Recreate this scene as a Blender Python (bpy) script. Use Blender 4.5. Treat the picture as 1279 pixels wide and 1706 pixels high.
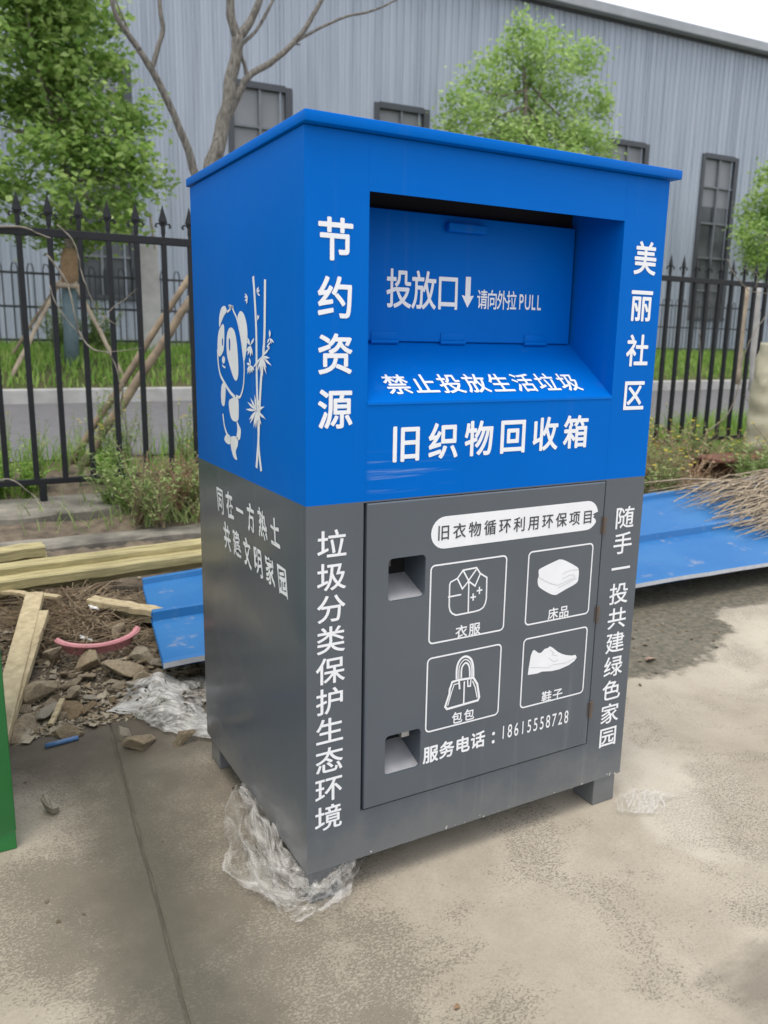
import bpy, bmesh, math, random
import numpy as np
from mathutils import Vector, Matrix, noise
from mathutils.geometry import tessellate_polygon
R = math.radians
random.seed(7)
for o in list(bpy.data.objects): bpy.data.objects.remove(o)
S = bpy.context.scene
COL = S.collection

# ------------------------------------------------------------------ camera
W0, H0, FPX = 1279.0, 1706.0, 1337.2
CAM = Vector((-0.6955, -1.5979, 1.3715))
YAW, PITCH, ROLL = 0.50993, -0.20997, 0.016594
_f = Vector((math.sin(YAW)*math.cos(PITCH), math.cos(YAW)*math.cos(PITCH), math.sin(PITCH)))
_r0 = Vector((math.cos(YAW), -math.sin(YAW), 0)); _u0 = _r0.cross(_f)
_r = _r0*math.cos(ROLL) + _u0*math.sin(ROLL); _u = _u0*math.cos(ROLL) - _r0*math.sin(ROLL)
cd = bpy.data.cameras.new('camera'); cam = bpy.data.objects.new('camera', cd); COL.objects.link(cam)
cam.matrix_world = Matrix(((_r.x,_u.x,-_f.x,CAM.x),(_r.y,_u.y,-_f.y,CAM.y),(_r.z,_u.z,-_f.z,CAM.z),(0,0,0,1)))
cd.sensor_fit = 'VERTICAL'; cd.sensor_height = 36.0; cd.sensor_width = 27.0
cd.lens = FPX/H0*36.0; cd.clip_start = 0.05; cd.clip_end = 1500
cd.dof.use_dof = True; cd.dof.focus_distance = 2.15; cd.dof.aperture_fstop = 4.2
S.camera = cam
# ------------------------------------------------------------------ sky, sun, exposure
SUN_EL, SUN_AZ = R(74), R(224)          # azimuth clockwise from +Y
w = bpy.data.worlds.new('World'); S.world = w; w.use_nodes = True
nt = w.node_tree; bg = nt.nodes['Background']
sky = nt.nodes.new('ShaderNodeTexSky'); sky.sky_type = 'NISHITA'; sky.sun_disc = False
sky.sun_elevation = SUN_EL; sky.sun_rotation = SUN_AZ; sky.dust_density = 6.0; sky.air_density = 1.0; sky.ozone_density = 1.0
# high thin cloud: the clear sky mostly veiled by an even pale layer, a little brighter overhead
tcw = nt.nodes.new('ShaderNodeTexCoord'); cln = nt.nodes.new('ShaderNodeTexNoise'); cln.inputs['Scale'].default_value = 1.6; cln.inputs['Detail'].default_value = 5
nt.links.new(tcw.outputs['Generated'], cln.inputs['Vector'])
clr = nt.nodes.new('ShaderNodeValToRGB'); clr.color_ramp.elements[0].color = (5.6,5.95,6.5,1); clr.color_ramp.elements[1].color = (7.4,7.6,7.9,1); clr.color_ramp.elements[0].position = .35; clr.color_ramp.elements[1].position = .65
nt.links.new(cln.outputs['Fac'], clr.inputs[0])
cmx = nt.nodes.new('ShaderNodeMix'); cmx.data_type = 'RGBA'; cmx.inputs[0].default_value = 0.72
nt.links.new(sky.outputs[0], cmx.inputs[6]); nt.links.new(clr.outputs[0], cmx.inputs[7])
nt.links.new(cmx.outputs[2], bg.inputs[0]); bg.inputs[1].default_value = 0.148
sl = bpy.data.lights.new('sun', 'SUN'); sl.energy = 0.95; sl.angle = R(24); sl.color = (1.0, 0.95, 0.86)
so = bpy.data.objects.new('sun', sl); COL.objects.link(so)
sd = Vector((math.sin(SUN_AZ)*math.cos(SUN_EL), math.cos(SUN_AZ)*math.cos(SUN_EL), math.sin(SUN_EL)))
so.rotation_euler = sd.to_track_quat('Z', 'Y').to_euler(); so.location = sd*30
S.view_settings.view_transform = 'Standard'; S.view_settings.look = 'None'
S.view_settings.gamma = 1.0; S.view_settings.exposure = 0.66
S.render.engine = 'CYCLES'
S.cycles.max_bounces = 7; S.cycles.transparent_max_bounces = 12
try: S.cycles.use_denoising = True
except Exception: pass

# ------------------------------------------------------------------ measuring helpers (photo pixel -> point on a world plane)
def ray(px, py): return _r*((px-W0/2)/FPX) - _u*((py-H0/2)/FPX) + _f
def gz(px, py, z=0.0): d = ray(px, py); return CAM + d*((z-CAM.z)/d.z)
def gy(px, py, y): d = ray(px, py); return CAM + d*((y-CAM.y)/d.y)
def gx(px, py, x): d = ray(px, py); return CAM + d*((x-CAM.x)/d.x)
def fb(p, sc=1.0, o=3): return noise.fractal(Vector(p)*sc, 1.0, 2.0, o)

# ------------------------------------------------------------------ object helpers
def tag(o, label=None, cat=None, group=None, kind=None):
    if label: o['label'] = label
    if cat: o['category'] = cat
    if group: o['group'] = group
    if kind: o['kind'] = kind
    return o
def thing(name, label, cat, loc=(0,0,0), group=None):
    o = bpy.data.objects.new(name, None); o.empty_display_size = 0.1; o.location = loc; COL.objects.link(o)
    return tag(o, label, cat, group)
def origin(o):
    v = Vector((0,0,0))
    while o: v += o.location; o = o.parent
    return v
class MB:
    def __init__(s): s.v = []; s.f = []; s.m = []
    def add(s, vs, fs, mi=0):
        n = len(s.v); s.v += [tuple(v) for v in vs]; s.f += [tuple(i+n for i in f) for f in fs]; s.m += [mi]*len(fs); return s
    def quad(s, a, b, c, d, mi=0): return s.add([a,b,c,d], [(0,1,2,3)], mi)
    def box(s, a, b, mi=0):
        x0,y0,z0 = a; x1,y1,z1 = b
        return s.add([(x0,y0,z0),(x1,y0,z0),(x1,y1,z0),(x0,y1,z0),(x0,y0,z1),(x1,y0,z1),(x1,y1,z1),(x0,y1,z1)],
            [(0,3,2,1),(4,5,6,7),(0,1,5,4),(1,2,6,5),(2,3,7,6),(3,0,4,7)], mi)
    def bev(s, a, b, r=0.003, mi=0, mat=None, seg=2):
        bm = bmesh.new(); bmesh.ops.create_cube(bm, size=1.0)
        a = Vector(a); b = Vector(b); c = (a+b)/2; d = b-a
        for v in bm.verts: v.co = Vector((v.co.x*d.x, v.co.y*d.y, v.co.z*d.z))
        bmesh.ops.bevel(bm, geom=list(bm.edges), offset=r, segments=seg, affect='EDGES', profile=0.5)
        for v in bm.verts:
            v.co = v.co + c
            if mat is not None: v.co = mat @ v.co
        bm.verts.index_update()
        s.add([v.co[:] for v in bm.verts], [[v.index for v in f.verts] for f in bm.faces], mi); bm.free(); return s
    def bar(s, p, q, w, h, r=0.003, mi=0, up=(0,0,1), seg=2):
        p = Vector(p); q = Vector(q); d = q-p; L = d.length; d.normalize(); up = Vector(up)
        sx = d.cross(up)
        if sx.length < 1e-3: sx = Vector((1,0,0))
        sx.normalize(); u = sx.cross(d)
        M = Matrix(((d.x,sx.x,u.x,p.x),(d.y,sx.y,u.y,p.y),(d.z,sx.z,u.z,p.z),(0,0,0,1)))
        return s.bev((0,-w/2,-h/2), (L,w/2,h/2), r, mi, M, seg)
    def tube(s, pts, rad, n=8, mi=0, cap=True, jit=0.0):
        pts = [Vector(p) for p in pts]; k = len(pts)
        if not hasattr(rad, '__len__'): rad = [rad]*k
        base = len(s.v); prev = None
        for i, p in enumerate(pts):
            d = (pts[min(i+1,k-1)] - pts[max(i-1,0)]).normalized()
            if prev is None:
                prev = d.cross(Vector((0.31,0.2,0.93)));
                if prev.length < 1e-3: prev = d.cross(Vector((1,0,0)))
            prev = (prev - d*prev.dot(d)).normalized(); b = d.cross(prev)
            for j in range(n):
                a = 2*math.pi*j/n; rr = rad[i]*(1+(random.uniform(-jit,jit) if jit else 0))
                s.v.append(tuple(p + prev*math.cos(a)*rr + b*math.sin(a)*rr))
        for i in range(k-1):
            for j in range(n):
                a = base+i*n+j; c = base+i*n+(j+1)%n
                s.f.append((a, c, c+n, a+n)); s.m.append(mi)
        if cap:
            s.f.append(tuple(base+j for j in range(n-1,-1,-1))); s.m.append(mi)
            s.f.append(tuple(base+(k-1)*n+j for j in range(n))); s.m.append(mi)
        return s
    def build(s, name, mats, parent=None, smooth=False, at=None):
        if not isinstance(mats, (list, tuple)): mats = [mats]
        off = origin(parent) if parent else Vector(at or (0,0,0))
        me = bpy.data.meshes.new(name)
        V = np.array(s.v, float) - np.array(off[:])
        me.from_pydata(V.tolist(), [], s.f)
        for m in mats: me.materials.append(m)
        if len(mats) > 1: me.polygons.foreach_set('material_index', s.m)
        if smooth: me.polygons.foreach_set('use_smooth', [True]*len(me.polygons))
        me.update(); me.validate()
        o = bpy.data.objects.new(name, me); COL.objects.link(o)
        if parent: o.parent = parent
        elif at is not None: o.location = at
        return o
def autosmooth(o, ang=40):
    me = o.data
    me.polygons.foreach_set('use_smooth', [True]*len(me.polygons))
    try: me.set_sharp_from_angle(angle=R(ang))
    except Exception: pass
    return o
def copy_tree(o, parent=None):
    c = o.copy(); COL.objects.link(c)
    if parent: c.parent = parent
    for ch in [x for x in o.children]: copy_tree(ch, c)
    return c

# ------------------------------------------------------------------ materials
def newmat(name):
    m = bpy.data.materials.new(name); m.use_nodes = True
    return m, m.node_tree, m.node_tree.nodes['Principled BSDF']
def lk(nt, a, b): nt.links.new(a, b)
def nd(nt, t, **kw):
    n = nt.nodes.new(t)
    for k, v in kw.items(): setattr(n, k, v)
    return n
def coords(nt, kind='Object'): return nd(nt, 'ShaderNodeTexCoord').outputs[kind]
def nz(nt, vec, scale, detail=4, rough=0.55, dist=0.0):
    n = nd(nt, 'ShaderNodeTexNoise'); n.inputs['Scale'].default_value = scale; n.inputs['Detail'].default_value = detail
    n.inputs['Roughness'].default_value = rough; n.inputs['Distortion'].default_value = dist
    if vec is not None: lk(nt, vec, n.inputs['Vector'])
    return n.outputs['Fac']
def ramp(nt, fac, stops):
    n = nd(nt, 'ShaderNodeValToRGB'); e = n.color_ramp.elements
    while len(e) < len(stops): e.new(0.5)
    for el, (p, c) in zip(e, stops):
        el.position = p; el.color = (c,c,c,1) if not hasattr(c,'__len__') else (*c,1)
    lk(nt, fac, n.inputs[0]); return n.outputs[0]
def mix(nt, fac, a, b, mode='MIX'):
    n = nd(nt, 'ShaderNodeMix', data_type='RGBA', blend_type=mode)
    for sock, v in ((n.inputs[0], fac), (n.inputs[6], a), (n.inputs[7], b)):
        if hasattr(v, 'is_linked') or isinstance(v, bpy.types.NodeSocket): lk(nt, v, sock)
        elif hasattr(v, '__len__'): sock.default_value = (*v,1)
        else: sock.default_value = v
    return n.outputs[2]
def mth(nt, op, a, b=None, clamp=False):
    n = nd(nt, 'ShaderNodeMath', operation=op, use_clamp=clamp)
    for sock, v in ((n.inputs[0], a), (n.inputs[1], b)):
        if v is None: continue
        if isinstance(v, bpy.types.NodeSocket): lk(nt, v, sock)
        else: sock.default_value = v
    return n.outputs[0]
def sstep(nt, v, lo, hi):
    n = nd(nt, 'ShaderNodeMapRange', interpolation_type='SMOOTHSTEP'); lk(nt, v, n.inputs[0])
    n.inputs[1].default_value = lo; n.inputs[2].default_value = hi; return n.outputs[0]
def scaled(nt, vec, sc):
    n = nd(nt, 'ShaderNodeMapping'); n.inputs['Scale'].default_value = sc; lk(nt, vec, n.inputs[0]); return n.outputs[0]
def bump(nt, p, h, strength=0.3, dist=0.01):
    n = nd(nt, 'ShaderNodeBump'); n.inputs['Strength'].default_value = strength; n.inputs['Distance'].default_value = dist
    lk(nt, h, n.inputs['Height']); lk(nt, n.outputs[0], p.inputs['Normal'])
def simple(name, c1, c2=None, scale=8, rough=0.7, metal=0.0, bmp=0.0, bscale=40, bdist=0.01, stretch=None, spec=0.5):
    m, nt, p = newmat(name); v = coords(nt)
    if stretch: v = scaled(nt, v, stretch)
    c2 = c2 or tuple(x*0.7 for x in c1)
    f = ramp(nt, nz(nt, v, scale, 5), [(0.3,0.0),(0.7,1.0)])
    lk(nt, mix(nt, f, c1, c2), p.inputs['Base Color'])
    p.inputs['Roughness'].default_value = rough; p.inputs['Metallic'].default_value = metal
    p.inputs['Specular IOR Level'].default_value = spec
    if bmp: bump(nt, p, nz(nt, v, bscale, 4), bmp, bdist)
    return m
def paint(name, col, rough=0.33, scratch=None, dust=0.05, spec=0.5, grime=False, runs=0.035):
    m, nt, p = newmat(name); v = coords(nt)
    f = sstep(nt, nz(nt, v, 3.0, 6, 0.65), 0.35, 0.75)
    c = mix(nt, mth(nt,'MULTIPLY', f, dust), col, (0.45,0.43,0.40))
    # faded and rain-washed: broad uneven tone and faint vertical runs of dust
    c = mix(nt, mth(nt,'MULTIPLY', sstep(nt, nz(nt, v, 1.7, 4, 0.6), 0.35, 0.65), 0.13), c, tuple(x*0.62 for x in col))
    run = mth(nt,'MULTIPLY', sstep(nt, nz(nt, scaled(nt, v, (26,26,0.9)), 1.0, 4, 0.6), 0.56, 0.74), sstep(nt, nz(nt, v, 1.4, 2), 0.42, 0.62))
    c = mix(nt, mth(nt,'MULTIPLY', run, runs), c, (0.40,0.40,0.40))
    # small chips and scuffs
    ch = sstep(nt, nz(nt, v, 55, 3, 0.7), 0.735, 0.76)
    chm = sstep(nt, nz(nt, v, 2.2, 2), 0.55, 0.7)
    c = mix(nt, mth(nt,'MULTIPLY', mth(nt,'MULTIPLY', ch, chm), 0.15), c, (0.5,0.5,0.5))
    if grime:      # splashed dust and bare nicks along the foot of the cabinet
        sz = nd(nt, 'ShaderNodeSeparateXYZ'); lk(nt, v, sz.inputs[0])
        low = sstep(nt, mth(nt,'ADD', sz.outputs[2], mth(nt,'MULTIPLY', mth(nt,'SUBTRACT', nz(nt, v, 5, 5, 0.7), 0.5), 0.35)), 0.26, 0.06)
        c = mix(nt, mth(nt,'MULTIPLY', low, 0.16), c, (0.42,0.38,0.31))
        nick = mth(nt,'MULTIPLY', sstep(nt, nz(nt, v, 75, 2), 0.66, 0.69), mth(nt,'MULTIPLY', sstep(nt, sz.outputs[2], 0.103, 0.097), sstep(nt, sz.outputs[2], 0.089, 0.0905)))
        c = mix(nt, nick, c, (0.55,0.55,0.52))
    if scratch:
        sep = nd(nt, 'ShaderNodeSeparateXYZ'); lk(nt, v, sep.inputs[0])
        (x0,x1,z0,z1) = scratch
        mk = mth(nt,'MULTIPLY', mth(nt,'MULTIPLY', sstep(nt, sep.outputs[0], x0-.01, x0+.01), sstep(nt, sep.outputs[0], x1, x1-.15)),
                 mth(nt,'MULTIPLY', sstep(nt, sep.outputs[2], z0-.01, z0+.02), sstep(nt, sep.outputs[2], z1+.01, z1-.03)))
        rot = nd(nt, 'ShaderNodeMapping'); rot.inputs['Rotation'].default_value = (0, R(-24), 0); rot.inputs['Scale'].default_value = (4, 4, 110); lk(nt, v, rot.inputs[0])
        sc = sstep(nt, nz(nt, rot.outputs[0], 1.0, 3, 0.6), 0.55, 0.72)
        sc = mth(nt,'MULTIPLY', sc, mk)
        c = mix(nt, mth(nt,'MULTIPLY', sc, 0.22), c, (0.45,0.55,0.70))
    lk(nt, c, p.inputs['Base Color']); p.inputs['Specular IOR Level'].default_value = spec
    lk(nt, mth(nt,'ADD', mth(nt,'MULTIPLY', nz(nt, v, 6, 4), 0.22), rough-0.11), p.inputs['Roughness'])
    b = nd(nt, 'ShaderNodeBump'); b.inputs['Strength'].default_value = 0.5; b.inputs['Distance'].default_value = 0.012
    lk(nt, nz(nt, v, 2.6, 1, 0.4), b.inputs['Height'])
    b2 = nd(nt, 'ShaderNodeBump'); b2.inputs['Strength'].default_value = 0.08; b2.inputs['Distance'].default_value = 0.001
    lk(nt, nz(nt, v, 350, 2), b2.inputs['Height']); lk(nt, b.outputs[0], b2.inputs['Normal']); lk(nt, b2.outputs[0], p.inputs['Normal'])
    return m
BLUE = paint('blue_paint', (0.0, 0.131, 0.535), 0.36, scratch=(-0.365,-0.10,1.03,1.125), dust=0.0, spec=0.05)
GREY = paint('grey_paint', (0.080, 0.098, 0.120), 0.17, dust=0.025, spec=0.72, grime=True, runs=0.10)
GREENP = paint('green_paint', (0.012, 0.17, 0.035), 0.4)
WHITE = simple('white_vinyl', (0.84,0.85,0.87), (0.79,0.80,0.82), 20, 0.45)
DARKTXT = simple('dark_print', (0.06,0.065,0.075), rough=0.5)
FAINT = simple('faint_grey_print', (0.5,0.51,0.52), rough=0.5)
POCKET_FLOOR = simple('dusty_toplit_metal', (0.52,0.52,0.54), (0.36,0.36,0.38), 14, 0.45, 0.2)  # dusty metal recess floor; its upward-facing brightness is put into the colour
RUSTY = simple('rusty_hinge', (0.10,0.10,0.105), (0.15,0.10,0.065), 60, 0.6, 0.3)
DARK = simple('hollow_shade', (0.012,0.012,0.013), rough=0.9)  # near-black stands for the unlit inside of the chute and latch pockets
STEEL = simple('lock_steel', (0.55,0.55,0.55), (0.4,0.4,0.4), 20, 0.35, 0.6)
def concrete_ground():
    m, nt, p = newmat('yard_concrete'); v = coords(nt)
    sep = nd(nt, 'ShaderNodeSeparateXYZ'); lk(nt, v, sep.inputs[0]); X, Y = sep.outputs[0], sep.outputs[1]
    big = nz(nt, v, 0.9, 6, 0.6, 0.4); mid = nz(nt, v, 3.4, 7, 0.65); fine = nz(nt, v, 90, 4, 0.7)
    c = mix(nt, ramp(nt, big, [(0.35,0.0),(0.66,1.0)]), (0.475,0.425,0.342), (0.355,0.31,0.24))
    c = mix(nt, mth(nt,'MULTIPLY', ramp(nt, mid, [(0.42,0.0),(0.72,1.0)]), 0.55), c, (0.27,0.235,0.18))
    c = mix(nt, mth(nt,'MULTIPLY', sstep(nt, fine, 0.35, 0.7), 0.22), c, (0.23,0.195,0.15))
    # worn weathered skin on the left half: darker, greyer, with torn patches
    left = sstep(nt, mth(nt,'ADD', X, mth(nt,'MULTIPLY', mth(nt,'SUBTRACT', nz(nt, v, 1.6, 5, 0.6), 0.5), 1.3)), 0.42, -0.12)
    left = mth(nt,'MULTIPLY', left, sstep(nt, mth(nt,'ADD', X, mth(nt,'MULTIPLY', mth(nt,'SUBTRACT', nz(nt, v, 2.1, 4, 0.6), 0.5), 0.5)), -0.78, -0.38))
    fl = sstep(nt, nz(nt, v, 5.5, 8, 0.72, 0.3), 0.40, 0.60)
    c = mix(nt, mth(nt,'MULTIPLY', left, mth(nt,'ADD', mth(nt,'MULTIPLY', fl, 0.30), 0.22)), c, (0.165,0.140,0.100))
    # dark pits and specks: dense where the skin has worn off, in drifts elsewhere
    drift = sstep(nt, nz(nt, v, 2.3, 5, 0.66, 0.5), 0.44, 0.62)
    cov = mth(nt,'ADD', mth(nt,'MULTIPLY', left, 0.17), mth(nt,'MULTIPLY', drift, 0.135))
    spk = sstep(nt, mth(nt,'ADD', nz(nt, scaled(nt, v, (1,1.4,1)), 125, 5, 0.75, 0.6), cov), 0.63, 0.70)
    c = mix(nt, mth(nt,'MULTIPLY', spk, 0.62), c, (0.125,0.108,0.082))
    grn = sstep(nt, nz(nt, v, 210, 3, 0.75), 0.50, 0.62); gdr = sstep(nt, nz(nt, v, 2.6, 6, 0.66, 0.4), 0.36, 0.62)
    c = mix(nt, mth(nt,'MULTIPLY', mth(nt,'MULTIPLY', grn, mth(nt,'ADD', mth(nt,'MULTIPLY', gdr, 0.6), mth(nt,'MULTIPLY', left, 0.5), True)), 0.45), c, (0.115,0.10,0.078))
    lit = sstep(nt, nz(nt, v, 130, 4, 0.7), 0.60, 0.70)
    c = mix(nt, mth(nt,'MULTIPLY', lit, 0.16), c, (0.64,0.58,0.48))
    # grime along the joint
    jx = mth(nt,'ADD', X, mth(nt,'SUBTRACT', 0.335, mth(nt,'MULTIPLY', Y, 0.075)))
    jd = mth(nt,'ADD', mth(nt,'ABSOLUTE', jx), mth(nt,'MULTIPLY', mth(nt,'SUBTRACT', nz(nt, v, 4.5, 6, 0.7), 0.5), 0.34))
    c = mix(nt, mth(nt,'MULTIPLY', sstep(nt, jd, 0.27, 0.0), 0.80), c, (0.085,0.079,0.060))
    # mud washed out of the rubble heap
    md = mth(nt,'ADD', mth(nt,'SUBTRACT', Y, mth(nt,'MULTIPLY', X, -0.15)), mth(nt,'MULTIPLY', mth(nt,'SUBTRACT', nz(nt, v, 2.6, 6, 0.65), 0.5), 1.1))
    mdl = mth(nt,'MULTIPLY', sstep(nt, md, 0.62, 1.12), sstep(nt, X, 1.0, 0.3))
    c = mix(nt, mth(nt,'MULTIPLY', mdl, 0.85), c, mix(nt, nz(nt, v, 14, 5), (0.13,0.108,0.082), (0.065,0.055,0.042)))
    # thin soil film by the blue sheet
    sx = mth(nt,'ADD', Y, mth(nt,'MULTIPLY', mth(nt,'SUBTRACT', nz(nt, v, 2.7, 7, 0.68), 0.5), 0.62))
    bnd = mth(nt,'ADD', 0.62, mth(nt,'MULTIPLY', sstep(nt, X, 2.2, 2.95), 0.42))
    sm = mth(nt,'MULTIPLY', sstep(nt, mth(nt,'SUBTRACT', sx, bnd), -0.02, 0.06), sstep(nt, X, 0.9, 1.2))
    c = mix(nt, mth(nt,'MULTIPLY', sm, 0.88), c, mix(nt, sstep(nt, nz(nt, v, 30, 6, 0.7), 0.35, 0.7), (0.052,0.052,0.038), (0.16,0.14,0.10)))
    # wet smear in the near right corner
    dx = mth(nt,'MULTIPLY', mth(nt,'SUBTRACT', X, 0.83), 1.0); dy = mth(nt,'MULTIPLY', mth(nt,'SUBTRACT', Y, -0.70), 1.9)
    dd = mth(nt,'SQRT', mth(nt,'ADD', mth(nt,'MULTIPLY',dx,dx), mth(nt,'MULTIPLY',dy,dy)))
    dd = mth(nt,'ADD', dd, mth(nt,'MULTIPLY', mth(nt,'SUBTRACT', nz(nt, scaled(nt, v, (1,2.2,1)), 7, 4, 0.6), 0.5), 0.34))
    c = mix(nt, mth(nt,'MULTIPLY', sstep(nt, dd, 0.24, 0.06), 0.62), c, (0.125,0.11,0.088))
    # paler patches, kept to the right side
    pw = mth(nt,'MULTIPLY', sstep(nt, nz(nt, v, 1.3, 4, 0.5, 0.6), 0.56, 0.70), sstep(nt, X, 0.45, 1.0))
    c = mix(nt, mth(nt,'MULTIPLY', pw, 0.34), c, (0.60,0.555,0.47))
    lk(nt, c, p.inputs['Base Color']); p.inputs['Roughness'].default_value = 0.88; p.inputs['Specular IOR Level'].default_value = 0.25
    h = mth(nt,'SUBTRACT', mth(nt,'MULTIPLY', nz(nt, v, 120, 5, 0.7), 0.5), mth(nt,'MULTIPLY', spk, 0.35))
    bump(nt, p, h, 0.5, 0.004); return m
CONC = concrete_ground()
OLDCONC = simple('old_kerb_concrete', (0.30,0.275,0.225), (0.07,0.066,0.055), 3.6, 0.9, bmp=0.6, bscale=30)
RUBBLE = simple('broken_concrete', (0.44,0.40,0.325), (0.24,0.215,0.17), 9, 0.92, bmp=0.8, bscale=45)
RUBBLE2 = simple('muddy_concrete', (0.33,0.27,0.185), (0.15,0.12,0.08), 7, 0.92, bmp=0.8, bscale=35)
SOIL = simple('soil', (0.20,0.158,0.11), (0.07,0.055,0.039), 11, 0.95, bmp=1.0, bscale=40, bdist=0.02)
KERB = simple('kerb_stone', (0.46,0.455,0.43), (0.32,0.31,0.29), 3, 0.85, bmp=0.3)
ASPH = simple('asphalt', (0.15,0.145,0.15), (0.115,0.112,0.115), 5, 0.9, bmp=0.5, bscale=120)
BAMB = simple('yellow_timber', (0.50,0.43,0.215), (0.25,0.215,0.10), 3.5, 0.6, bmp=0.35, bscale=10, stretch=(1.2,14,14))
TIMB = simple('pale_timber', (0.52,0.43,0.26), (0.34,0.27,0.15), 3, 0.7, bmp=0.35, bscale=10, stretch=(10,10,1.5))
POLE = simple('weathered_pole', (0.30,0.235,0.155), (0.13,0.10,0.07), 6, 0.85, bmp=0.5, bscale=25)
PALEPOLE = simple('pale_stake_wood', (0.45,0.37,0.27), (0.27,0.215,0.16), 6, 0.85)
BARK = simple('bare_bark', (0.25,0.232,0.20), (0.07,0.064,0.055), 14, 0.9, bmp=0.8, bscale=40, stretch=(3,3,1))
BARK2 = simple('grey_bark', (0.27,0.23,0.185), (0.13,0.11,0.09), 8, 0.9)
WRAPBARK = simple('blue_green_trunk_wrap', (0.13,0.19,0.20), (0.085,0.13,0.145), 8, 0.7)
BURLAP = simple('burlap', (0.33,0.22,0.12), (0.20,0.13,0.07), 20, 0.95)
IRON = simple('black_iron_paint', (0.010,0.012,0.014), (0.016,0.017,0.019), 12, 0.55, spec=0.3)
IRON2 = simple('dark_iron_paint', (0.03,0.033,0.037), (0.045,0.047,0.05), 8, 0.55)
WALLC = None
RUST = simple('rusty_steel', (0.19,0.07,0.045), (0.085,0.035,0.025), 10, 0.85, 0.1, bmp=0.4)
SACK = simple('woven_sack', (0.52,0.49,0.36), (0.42,0.39,0.27), 6, 0.7, bmp=0.4, bscale=60)
PINK = simple('pink_plastic', (0.62,0.27,0.28), (0.50,0.20,0.21), 7, 0.4)
STRAWB = simple('blue_plastic', (0.10,0.20,0.40), (0.07,0.15,0.3), 30, 0.35)
TWIG = simple('dry_twigs', (0.42,0.345,0.245), (0.21,0.165,0.115), 20, 0.9)
STRAW = simple('dry_grass', (0.30,0.23,0.14), (0.14,0.10,0.065), 20, 0.9)
VINE = simple('dead_vine', (0.30,0.27,0.22), (0.18,0.16,0.13), 20, 0.9)
PEB = simple('brown_pebble', (0.26,0.15,0.07), (0.16,0.09,0.04), 40, 0.6)
STONE = simple('pale_stone', (0.60,0.55,0.45), (0.32,0.27,0.20), 30, 0.9, bmp=0.8, bscale=60)
BRICK = simple('orange_brick', (0.30,0.13,0.07), (0.19,0.085,0.05), 14, 0.9, bmp=0.5)
WHITEP = simple('white_scrap', (0.72,0.71,0.68), (0.58,0.57,0.54), 12, 0.6)
LIMEP = simple('pale_post_concrete', (0.50,0.485,0.46), (0.36,0.345,0.32), 4, 0.85)
def leafmat(name, a, b, c, transl=0.35):
    m, nt, p = newmat(name); g = nd(nt, 'ShaderNodeNewGeometry').outputs['Random Per Island']
    col = ramp(nt, g, [(0.0,a),(0.5,b),(1.0,c)])
    v = coords(nt); col = mix(nt, mth(nt,'MULTIPLY', sstep(nt, nz(nt, v, 1.6, 3), 0.42, 0.62), 0.45), col, a)
    lk(nt, col, p.inputs['Base Color']); p.inputs['Roughness'].default_value = 0.5
    t = nd(nt, 'ShaderNodeBsdfTranslucent'); lk(nt, mix(nt, 0.35, col, (0.22,0.36,0.08)), t.inputs[0])
    ms = nd(nt, 'ShaderNodeMixShader'); ms.inputs[0].default_value = transl
    out = nt.nodes['Material Output']
    lk(nt, p.outputs[0], ms.inputs[1]); lk(nt, t.outputs[0], ms.inputs[2]); lk(nt, ms.outputs[0], out.inputs[0])
    return m
LEAF = leafmat('tree_leaves', (0.16,0.29,0.07), (0.38,0.54,0.14), (0.60,0.74,0.29), 0.5)
LEAF2 = leafmat('young_tree_leaves', (0.25,0.39,0.11), (0.45,0.61,0.21), (0.64,0.77,0.37), 0.5)
WEEDM = leafmat('weed_leaves', (0.18,0.28,0.08), (0.33,0.43,0.15), (0.52,0.58,0.28), 0.45)
GRASSM = leafmat('grass_blades', (0.16,0.32,0.05), (0.32,0.52,0.09), (0.52,0.62,0.20), 0.45)
DRYM = leafmat('dry_weed', (0.30,0.16,0.10), (0.44,0.30,0.18), (0.56,0.47,0.32), 0.3)
YELM = simple('yellow_petals', (0.65,0.50,0.03), rough=0.6)
def film(name, white, base, peak, sc=(1,1,1)):
    """thin plastic: mostly see-through, whiter where it is creased; creases follow the pull of the sheet (attribute 'pull')"""
    m, nt, p = newmat(name); at = nd(nt, 'ShaderNodeAttribute'); at.attribute_name = 'pull'
    v = scaled(nt, at.outputs['Vector'], sc)
    def ridge(x, k): return mth(nt,'SUBTRACT', 1.0, mth(nt,'MULTIPLY', mth(nt,'ABSOLUTE', mth(nt,'SUBTRACT', x, 0.5)), k), True)
    n1 = nz(nt, v, 1.0, 4, 0.6, 1.0); n2 = nz(nt, coords(nt), 12, 3, 0.55, 1.6); n3 = nz(nt, coords(nt), 7, 3)
    rd = mth(nt,'MAXIMUM', mth(nt,'POWER', ridge(n1, 12.0), 1.5), mth(nt,'MULTIPLY', mth(nt,'POWER', ridge(n2, 14.0), 2.0), 0.4))
    a = mth(nt,'ADD', mth(nt,'MULTIPLY', rd, peak), mth(nt,'MULTIPLY', sstep(nt, n3, 0.3, 0.7), base), True)
    p.inputs['Base Color'].default_value = (*white,1); p.inputs['Roughness'].default_value = 0.2
    p.inputs['Specular IOR Level'].default_value = 0.45
    lk(nt, a, p.inputs['Alpha']); bump(nt, p, mth(nt,'ADD', n1, mth(nt,'MULTIPLY', n2, 0.35)), 0.45, 0.012); return m
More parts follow.
